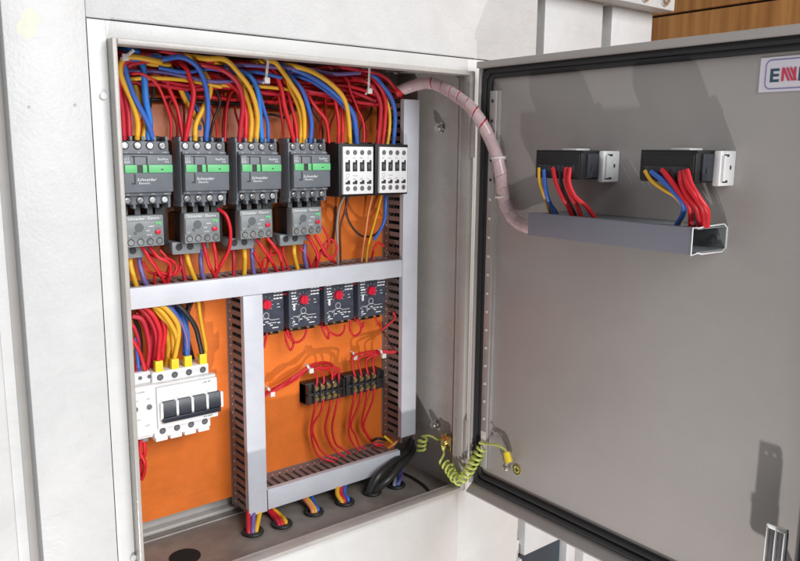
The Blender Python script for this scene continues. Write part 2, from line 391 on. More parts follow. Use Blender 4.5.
ed = thing('earth_symbol_disc', 'small round yellow earth symbol sticker beside the door earth stud', 'sticker', q)
part('disc', MB().disc(q, (-1,0,0), .0098, .0006, 28), mat('disc_yellow', (.66,.54,.10), .45), ed)
ei = MB(); e0 = Vector((.6138, q.y, q.z))
ei.tube([e0+Vector((0, .0082*math.cos(t), .0082*math.sin(t))) for t in [2*math.pi*k/28 for k in range(28)]], .0009, 6, closed=True)
ei.box(.6134, .6140, q.y-.0005, q.y+.0005, q.z, q.z+.006)
for k, hw in enumerate((.005, .0034, .0018)): ei.box(.6134, .6140, q.y-hw, q.y+hw, q.z-.0004-k*.0018, q.z+.0005-k*.0018)
part('earth_symbol', ei, darkink, ed)

# ------------------------------------------------------------------ cable ducts
def duct(label, axis, a0, a1, w0, w1, y0, y1, pitch=.0150, cover=(0,0), sides=(1,1), seam=True):
    """slotted trunking along axis ('x' or 'z'); cross range w0..w1, front y0, back y1"""
    org = (a0, y1, w0) if axis == 'x' else (w0, y1, a0)
    d = thing('cable_duct', label, 'cable duct', org, 'grey slotted cable ducts on the orange plate')
    bx = MB()
    def B(m, u0, u1, v0, v1, ya, yb, bev=0):
        if axis == 'x': m.box(u0, u1, ya, yb, v0, v1, bev)
        else: m.box(v0, v1, ya, yb, u0, u1, bev)
    B(bx, a0, a1, w0, w1, y1-.002, y1)
    t = .0022
    for side, (v0, v1) in zip(sides, ((w0+.0012, w0+.0012+t), (w1-.0012-t, w1-.0012))):
        if not side: continue
        B(bx, a0, a1, v0, v1, y1-.016, y1-.002); B(bx, a0, a1, v0, v1, y0+.003, y0+.0085)
        u = a0+.004
        while u < a1-.006:
            B(bx, u, min(u+pitch*.56, a1), v0, v1, y0+.0085, y1-.016); u += pitch
        u = a0+.004+pitch*.3
    part('slotted_base', bx, duct_shaded, d)
    sd = MB()
    for side, v in zip(sides, (w0+.0011, w1-.0011)):
        u = a0+.004+pitch*.3
        while side and u < a1-.006:
            c = (u, y1-.0115, v) if axis == 'x' else (v, y1-.0115, u)
            n_ = -1 if v == w0+.0011 else 1
            sd.disc(c, (0,0,n_) if axis == 'x' else (n_,0,0), .0015, .0004, 8); u += pitch
    if len(sd.v): part('snap_mark', sd, nylon, d)
    cv = MB()
    B(cv, a0+cover[0], a1+cover[1], w0, w1, y0, y0+.003, .0012)
    B(cv, a0+cover[0], a1+cover[1], w0+.0001, w0+.0011, y0+.003, y0+.011); B(cv, a0+cover[0], a1+cover[1], w1-.0011, w1-.0001, y0+.003, y0+.011)
    part('cover', cv, duct_cover, d)
    return d
duct('wide horizontal grey duct running right across the middle of the plate', 'x', .012, .5575, -.3650, -.3325, .130, .195)
duct('vertical grey duct between the white breaker and the terminal blocks', 'z', -.752, -.3655, .2255, .2612, .130, .195)
duct('tall vertical grey duct up the right edge of the orange plate', 'z', -.700, -.036, .5585, .5950, .130, .195, cover=(.012, 0))
duct('short horizontal grey duct below the terminal blocks along the plate bottom', 'x', .2625, .5560, -.7500, -.7130, .130, .195)

def slotrail(label, x0, x1, z, y=.195):
    m = MB(); m.box(x0, x1, y-.0035, y, z-.010, z+.010); m.box(x0, x1, y-.0105, y-.0035, z-.010, z-.0085); m.box(x0, x1, y-.0105, y-.0035, z+.0085, z+.010)
    m.box(x0, x1, y-.0115, y-.0105, z-.0145, z-.0085); m.box(x0, x1, y-.0115, y-.0105, z+.0085, z+.0145)
    o = part('din_rail', m, steel, origin=(x0, y, z)); return tag(o, label, 'mounting rail', 'steel mounting rails on the plate')
slotrail('steel mounting rail behind the top row of contactors', .02, .552, -.163)
slotrail('steel mounting rail behind the row of timer relays', .265, .553, -.405)
slotrail('steel mounting rail behind the white circuit breaker', .014, .20, -.525)

# ------------------------------------------------------------------ contactors with the green band
def front(x, z, y): return lambda u, v: (x+u, y, z+v)
GC = 'grey contactors with a green band'
def green_contactor(label, x0):
    W = .0735; zt, zb = -.1135, -.2125; yb = .1845
    t = thing('contactor', label, 'contactor', (x0+W/2, yb, zb), GC)
    part('base', MB().box(x0+.001, x0+W-.001, .150, yb, zb+.001, zt-.002, .002).box(x0+.006, x0+W-.006, .138, .150, zt-.004, zt+.004, .001), black, t)
    f = MB()
    f.box(x0, x0+W, .119, .150, zb+.004, zt-.004, .0018)
    for k in range(5):                      # castellated terminal walls
        xx = x0+k*(W-.004)/4
        f.box(xx, xx+.004, .121, .152, zt-.006, zt+.003, .0008); f.box(xx, xx+.004, .121, .152, zb-.002, zb+.006, .0008)
    f.box(x0+.001, x0+W-.001, .1045, .119, -.1905, -.1365, .002)
    f.box(x0+.0015, x0+W-.0015, .1125, .119, -.1365, -.1318, .0012).box(x0+.0015, x0+W-.0015, .1125, .119, -.1955, -.1905, .0012)
    part('housing', f, char, t)
    sh = MB()
    for k in range(4):
        xs = x0+.0088+k*.0182
        for zz in (-.1238, -.2022):
            so = MB(); part('terminal_hole', MB().disc((xs, .1189, zz), (0,-1,0), .0062, .0003, 18), darkink, t)
            so.disc((xs-.0004, .1188, zz), (0,-1,0), .0044, .0022, 16); so.disc((xs-.0004, .1166, zz), (0,-1,0), .0030, .0006, 12); part('terminal_screw', so, bright_steel, t)
        if k < 4: sh.box(xs-.0048, xs+.0048, .1186, .1189, zb+.0042, zb+.0088)
    part('wire_opening', sh, darkink, t)
    g = MB(); g.box(x0+.0022, x0+.0195, .1026, .1046, -.1622, -.1512, .0004).box(x0+.0275, x0+.0338, .1024, .1046, -.1622, -.1512, .0004).box(x0+.0362, x0+.0715, .1026, .1046, -.1622, -.1512, .0004)
    part('green_band', g, green, t)
    d = MB(); d.box(x0+.0195, x0+.0275, .1040, .1044, -.1622, -.1512).box(x0+.0338, x0+.0362, .1040, .1044, -.1622, -.1512)
    d.box(x0+.0150, x0+.0172, .1041, .1044, -.1505, -.139).box(x0+.0332, x0+.0356, .1041, .1044, -.1505, -.1390).box(x0+.0110, x0+.0172, .1041, .1044, -.1400, -.1385)
    d.box(x0+.0172, x0+.0332, .1041, .1044, -.1400, -.1388)
    d.box(x0+.0150, x0+.0172, .1041, .1044, -.1765, -.1640).box(x0+.0110, x0+.0172, .1041, .1044, -.1785, -.1765)
    d.box(x0+.054, x0+.0575, .1022, .1025, -.1585, -.1570)
    part('notch', d, darkink, t)
    x = MB()
    text_mesh('Schneider', .0062, front(x0+.0185, -.1740, .1040), x, sx=1.15, shear=.2); text_mesh('Electric', .0044, front(x0+.0215, -.1785, .1040), x, sx=1.2)
    text_mesh('LC1', .0042, front(x0+.002, -.1440, .1040), x); text_mesh('E25', .0050, front(x0+.002, -.1488, .1040), x, sx=1.1)
    text_mesh('EasyPact', .0046, front(x0+.0500, -.1445, .1040), x, sx=1.0); text_mesh('TVS', .0040, front(x0+.0600, -.1485, .1040), x)
    for k in range(4):
        xs = x0+.0088+k*.0182
        text_mesh(('1L1','3L2','5L3','13NO')[k], .0030, front(xs-.003, -.1345, .1120), x); text_mesh(('2T1','4T2','6T3','14NO')[k], .0030, front(xs-.003, -.1943, .1120), x)
    part('white_print', x, ink, t)
    return t
CX = [.0335, .1223, .2130, .3075]
order = ['leftmost', 'second from left', 'third from left', 'rightmost']
c0 = green_contactor('leftmost of the four grey contactors with a green band', CX[0])
for k in (1, 2, 3): dup(c0, (CX[k]-CX[0], 0, 0), order[k]+' of the four grey contactors with a green band')

# overload relays hanging below them
OG = 'grey overload relays below the contactors'
def overload(label, x0):
    W = .0575; zt, zb = -.2245, -.2705
    t = thing('overload_relay', label, 'overload relay', (x0, .18, -.29), OG)
    f = MB(); f.box(x0, x0+W, .120, .140, zb, zt, .0018); f.box(x0+.001, x0+W-.001, .1185, .121, -.2563, zt-.008, .001)
    part('housing', f, relgrey, t)
    part('back', MB().box(x0+.001, x0+W-.001, .140, .183, zb+.001, zt-.001, .001).box(x0+W-.001, x0+W+.018, .150, .186, zb-.004, zt+.012, .001), black, t)
    part('terminal_foot', MB().box(x0-.012, x0+.034, .142, .183, -.2895, -.2702, .0015).box(x0+.034, x0+.052, .150, .183, -.285, -.2702, .0015), relgrey, t)
    for k in range(4):
        xs = x0+.0075+k*.0142; so = MB()
        part('terminal_hole', MB().disc((xs, .1199, -.2634), (0,-1,0), .0052, .0003, 16), darkink, t); so.disc((xs-.0006, .1198, -.2634), (0,-1,0), .0040, .002, 14); part('terminal_screw', so, bright_steel, t)
    for k in range(2): part('foot_hole', MB().disc((x0-.001+k*.018, .1419, -.278), (0,-1,0), .0055, .0004, 14), darkink, t)
    part('contact_pin', MB().box(x0+.004, x0+.012, .140, .170, zt, -.206).box(x0+.0225, x0+.0305, .140, .170, zt, -.206).box(x0+.041, x0+.049, .140, .170, zt, -.206), mat('pin_grey', (.11,.115,.12), .5), t)
    part('reset_button', MB().box(x0+.0435, x0+.0510, .1150, .1186, -.2525, -.2465, .0008), knob_red, t)
    part('test_mark', MB().box(x0+.044, x0+.053, .1178, .1184, -.2375, -.2345).box(x0+.050, x0+.0525, .1177, .1183, -.2400, -.2345), green, t)
    part('dial', MB().disc((x0+.020, .1185, -.2420), (0,-1,0), .0065, .0008, 18).box(x0+.012, x0+.016, .1176, .1186, -.2518, -.2478), mat('dial_dark', (.10,.11,.115), .45), t)
    x = MB(); text_mesh('Schneider', .0062, front(x0+.004, -.2310, .1194), x, sx=1.0); text_mesh('Electric', .0062, front(x0+.0335, -.2310, .1194), x, sx=.95)
    text_mesh('LRE', .0034, front(x0+.030, -.2480, .1183), x); text_mesh('95 96', .0032, front(x0+.031, -.2545, .1183), x); text_mesh('97', .0032, front(x0+.004, -.2545, .1183), x)
    x.box(x0+.034, x0+.042, .1180, .1184, -.2412, -.2404)
    part('white_print', x, ink, t)
    return t
OX = [.0370, .1268, .2195, .3150]
r0 = overload('leftmost of the four grey overload relays below the green banded contactors', OX[0])
for k in (1, 2, 3): dup(r0, (OX[k]-OX[0], 0, 0), order[k]+' of the four grey overload relays below the green banded contactors')

# white faced contactors
def white_contactor(label, x0):
    W = .0640
    t = thing('contactor', label, 'contactor', (x0, .184, -.21), 'black contactors with a white face')
    part('body', MB().box(x0-.0055, x0+W+.0055, .1165, .183, -.2075, -.1175, .0015).box(x0-.003, x0+W+.003, .130, .183, -.2095, -.1150, .001), black, t)
    part('face', MB().box(x0, x0+W, .1105, .1166, -.2042, -.1225, .0012), white, t)
    d = MB()
    for k in range(4):
        xs = x0+.0092+k*.0152
        for zz in (-.1325, -.1945):
            part('terminal_screw', MB().disc((xs, .1104, zz), (0,-1,0), .0043, .0006, 16), screwgrey, t)
        d.box(xs-.0048, xs+.0048, .1100, .1104, -.1650, -.1490); part('slider', MB().box(xs-.0030, xs+.0030, .1088, .1100, -.1610, -.1530, .0005), slot, t)
        d.box(xs-.0048, xs+.0048, .1100, .1104, -.1870, -.1832); d.box(xs-.0008, xs+.0048, .1100, .1104, -.1832, -.1805)
        d.box(xs+.0010, xs+.0048, .1101, .1104, -.1490, -.1455)
    part('contact_slot', d, darkink, t)
    x = MB()
    for k in range(4):
        xs = x0+.0092+k*.0152
        text_mesh(('1/L1','3/L2','5/L3','13')[k], .0036, front(xs-.0048, -.1430, .1103), x); text_mesh(('2/T1','4/T2','6/T3','14')[k], .0036, front(xs-.0048, -.1792, .1103), x)
    x.torus((x0+.0092, .1104, -.1720), (0,1,0), .0032, .0003, 16, 4)
    text_mesh('A1 A2', .0036, front(x0+.0200, -.1735, .1103), x)
    part('print', x, screwgrey, t)
    return t
w0 = white_contactor('left one of the two black contactors with a white face', .4105)
dup(w0, (.4875-.4105, 0, 0), 'right one of the two black contactors with a white face')

# timer relays
def timer(label, x0):
    W = .0635; zt, zb, y = -.352, -.4375, .150
    t = thing('timer_relay', label, 'timer relay', (x0, .195, zb), 'dark blue timer relays with a red knob')
    part('housing', MB().box(x0, x0+W, y, .185, zb, zt, .0016), timer_blue, t)
    part('socket', MB().box(x0+.002, x0+W-.002, .165, .195, zb-.009, zt+.004, .001), black, t)
    kn = MB(); kn.cyl((x0+.029, y, -.3880), (x0+.029, y-.006, -.3880), .0086, 24, .0078); kn.box(x0+.0282, x0+.0298, y-.0072, y-.006, -.3958, -.3802)
    part('knob', kn, knob_red, t)
    x = MB(); f = y-.0004
    rnd = random.Random(11)
    def dash(u0, u1, v, h=.0010): x.box(x0+u0, x0+u1, f, f+.0005, v, v+h)
    for r in range(3):                                         # unreadable small print: short strokes
        for u, n_ in ((.005, 2), (.044, 3)):
            uu = u
            for k in range(n_):
                l = rnd.uniform(.003, .0062); dash(uu, min(uu+l, .0615), -.3700-r*.0056, .0022); uu += l+.0012
    for r in range(3): dash(.006, .016, -.386-r*.0045, .0026 if r == 0 else .0013)
    dash(.0085, .0125, -.4055, .010)
    for k in range(9):
        a = math.radians(-40+k*32.5); c, s_ = math.cos(a), math.sin(a)
        x.tube([(x0+.029+c*.0115, f, -.388+s_*.0115), (x0+.029+c*.0138, f, -.388+s_*.0138)], .0004, 4)
    x.torus((x0+.029, f+.0002, -.4080), (0,1,0), .0052, .0004, 18, 4)
    x.tube([(x0+.008, f, -.4165), (x0+.020, f, -.4165), (x0+.024, f, -.4135), (x0+.034, f, -.4135), (x0+.038, f, -.4165), (x0+.054, f, -.4165)], .0005, 4)
    x.tube([(x0+.020, f, -.4165), (x0+.020, f, -.427)], .0005, 4); x.tube([(x0+.030, f, -.4215), (x0+.048, f, -.4215)], .0005, 4)
    for k in range(4): dash(.007+k*.0145, .012+k*.0145, -.4265+(k % 2)*.003, .0016)
    dash(.009, .017, -.4315, .0015); dash(.04, .052, -.4315, .0015)
    for k in range(26):
        u = rnd.uniform(.004, .054); v = rnd.choice((-.3655, -.3905, -.396, -.4015, -.4195, -.4235, -.4290, -.4335))
        if abs(u-.029) > .013 or v < -.41: dash(u, u+rnd.uniform(.0015, .0045), v, rnd.uniform(.0008, .0018))
    part('white_print', x, ink, t)
    for u in (.008, .024, .042, .057):
        tm = MB(); tm.cyl((x0+u, .158, zb-.004), (x0+u, .158, zb+.0005), .0035, 8, smooth=False)
        part('terminal', tm, brass, t)
    return t
TX = [.2485, .3222, .3958, .4695]
t0 = timer('leftmost of the four dark blue timer relays, partly behind the vertical duct', TX[0])
for k in (1, 2, 3): dup(t0, (TX[k]-TX[0], 0, 0), order[k]+' of the four dark blue timer relays with a red knob')

# circuit breaker and its neighbour
cb = thing('circuit_breaker', 'white four pole circuit breaker with four joined black toggles', 'circuit breaker', (.12, .195, -.577))
x0, x1 = .0725, .1722
body = MB(); body.box(x0, x1-.006, .140, .185, -.5770, -.4700, .0018).box(x0, x1, .1225, .1405, -.5560, -.4900, .0018).box(x0, x1, .1280, .1405, -.4900, -.4860, .001)
for k in range(4): body.box(x0+.002+k*.0235, x0+.021+k*.0235, .140, .187, -.583, -.577, .001)
for k in range(5): body.box(x0+.003+k*.0248, x0+.0075+k*.0248, .1165, .1226, -.5400, -.5140, .0012)
part('body', body, white, cb)
hs = MB(); ss = MB()
for k in range(4):
    for zz in (-.4792, -.5668):
        c = (x0+.013+k*.0235, .1398, zz); hs.torus(c, (0,1,0), .0042, .0010, 16, 6); ss.disc((c[0], .1398, zz), (0,-1,0), .0040, .0004, 14)
part('terminal_hole', ss, screwgrey, cb); part('hole_rim', hs, slot, cb)
for k in range(4):
    tg = MB(); xa = x0+.0078+k*.0248
    prof = [(.1226, -.5130), (.1205, -.5138), (.1168, -.5230), (.1150, -.5370), (.1226, -.5410)]
    n = len(prof); vs = [(xa, y, z) for y, z in prof]+[(xa+.0196, y, z) for y, z in prof]
    tg.add(vs, [list(range(n))[::-1], list(range(n, 2*n))]+[(i, (i+1) % n, n+(i+1) % n, n+i) for i in range(n)])
    part('toggle', tg, toggle, cb)
tg = MB(); tg.box(x0+.0050, x1+.0008, .1130, .1226, -.5455, -.5378, .0010)
part('toggle_bar', tg, toggle, cb)
x = MB(); text_mesh('C60 4P', .0048, front(x1-.026, -.4960, .1221), x); text_mesh('32A 400V', .0040, front(x1-.026, -.5530, .1221), x)
part('print', x, screwgrey, cb)
ax = thing('safety_switch', 'white switch module beside the breaker, half hidden by the cabinet edge', 'switch', (.04, .195, -.577))
b2 = MB(); b2.box(.006, .0705, .140, .185, -.5730, -.4660, .0018).box(.006, .0712, .1225, .1405, -.5620, -.4830, .0018)
part('body', b2, white, ax)
for k in range(4): part('terminal_hole', MB().disc((.026+k*.0142, .1398, -.4745), (0,-1,0), .0030, .0005, 12), screwgrey, ax)
for u in (.0600, .0385): part('button', MB().disc((u, .1224, -.5170), (0,-1,0), .0042, .0015, 14), screwgrey, ax)
x = MB(); text_mesh('Schneider', .0048, front(.034, -.4930, .1221), x, sx=1.1); text_mesh('RCD', .0040, front(.036, -.5060, .1221), x); text_mesh('test', .0040, front(.056, -.5050, .1221), x); text_mesh('0.03A', .0038, front(.037, -.5360, .1221), x); text_mesh('230V', .0038, front(.052, -.5470, .1221), x)
part('print', x, screwgrey, ax)
part('clip', MB().box(.052, .066, .150, .188, -.582, -.5735, .001), relgrey, ax)

# terminal blocks
def terminal_block(label, x0, W):
    t = thing('terminal_block', label, 'terminal block', (x0, .195, -.592), 'black terminal blocks with brass screws')
    m = MB(); m.box(x0, x0+W, .172, .195, -.5925, -.5520, .001)
    n = 6; p_ = W/n
    for k in range(n+1):
        xx = x0+k*(W-.0022)/n; m.box(xx, xx+.0022, .163, .195, -.5905, -.5540, .0006)
    m.box(x0, x0+W, .1655, .173, -.5745, -.5705, .0006)
    part('body', m, mat('block_black', (.028,.024,.024), .4), t)
    pl = MB()
    for k in range(1, 5):
        xx = x0+p_*(k+.5)
        for zz in (-.5625, -.5825):
            pl.box(xx-.0052, xx+.0052, .1700, .1722, zz-.0068, zz+.0068)
            s1 = MB(); s1.cyl((xx, .1700, zz), (xx, .1650, zz), .0046, 14, .0040); s1.box(xx-.0034, xx+.0034, .1642, .1650, zz-.0006, zz+.0006); part('screw', s1, brass, t)
    part('contact', pl, steel, t)
    return t
terminal_block('left black terminal block with brass screws, nearer the vertical duct', .3670, .0800)
terminal_block('right black terminal block with brass screws, beside the tall duct', .4515, .0895)

# ------------------------------------------------------------------ door devices
def meter(label, y0, y1, zt, zb):
    t = thing('panel_meter', label, 'panel meter', (.615, (y0+y1)/2, (zt+zb)/2), 'panel meters on the door')
    m = MB(); m.box(.5420, .600, y0+.004, y1-.001, zb, zt, .0018).box(.5400, .5425, y0+.006, y1-.004, zb+.003, zt-.003, .001)
    m.box(.548, .615, y0+.006, y1+.004, zb+.002, zt+.0035, .001)
    part('body', m, black, t)
    s_ = MB(); s_.box(.553, .612, y0+.0005, y0+.005, zb+.002, zt-.001, .001); s_.box(.560, .566, y0-.001, y0+.001, zb+.012, zb+.018)
    part('side_cover', s_, charside, t)
    c = MB(); c.box(.577, .6145, y0-.008, y0+.001, zb-.004, zt+.003, .0016); c.box(.580, .586, y0-.012, y0-.007, zb+.002, zt-.003, .001)
    part('top_clip', MB().box(.575, .606, y1-.050, y1-.022, zt+.001, zt+.0060, .001), white, t)
    cl = part('mounting_clip', c, white, t)
    d = MB(); d.box(.585, .597, y0-.0084, y0-.0078, zt-.0045, zt-.0015).box(.585, .597, y0-.0084, y0-.0078, zb+.000, zb+.003).box(.6005, .604, y0-.0084, y0-.0078, (zt+zb)/2-.002, (zt+zb)/2+.003)
    part('clip_slot', d, darkink, cl)
    k = MB()
    for j in range(8):
        yy = y1-.012-j*(y1-y0-.03)/7; k.box(.5392, .5402, yy-.004, yy+.004, zb+.011, zb+.020, .0006)
    part('terminal_row', k, charside, t)
    return t
meter('left black panel meter with white clip, nearer the door hinge', -.2960, -.2065, -.1290, -.1665)
meter('right black panel meter with white clip, above the open duct end', -.4720, -.3885, -.1275, -.1645)

dd = thing('cable_duct', 'grey cable duct on the door below the two panel meters, its right end open', 'cable duct', (.615, -.34, -.255))
DYa, DYb, zt, zb = -.4755, -.2050, -.2185, -.2530
m = MB(); m.box(.5325, .5355, DYa, DYb, zb, zt, .0012); m.box(.5355, .546, DYa, DYb, zt-.0014, zt-.0003); m.box(.5355, .546, DYa, DYb, zb+.0003, zb+.0014)
part('cover', m, mat('door_duct_grey', (.20,.20,.24), .4, var=.02), dd)
m = MB(); m.box(.612, .6148, DYa, DYb, zb+.001, zt-.001)
m.box(.545, .612, DYa, DYb, zb+.0016, zb+.0030); yy = DYb
while yy > DYa+.005:
    m.box(.545, .600, yy-.0075, yy, zt-.0032, zt-.0016); yy -= .0125
m.box(.600, .612, DYa, DYb, zt-.0032, zt-.0016)
part('slotted_base', m, relgrey, dd)
m = MB(); ring = [(.5325, zb), (.5325, zt), (.548, zt-.001), (.556, zt), (.606, zt+.001), (.6140, zt-.004), (.6140, zb+.004), (.606, zb-.0005), (.556, zb), (.548, zb+.002)]
m.tube([(x_, DYa-.0004, z_) for x_, z_ in ring], .00095, 6, closed=True, up=(0,1,0))
part('cut_edge', m, white, dd)
m = MB(); m.cyl((.612, DYa+.012, -.2375), (.604, DYa+.012, -.2375), .006, 12)
part('fixing_screw', m, steel, dd)

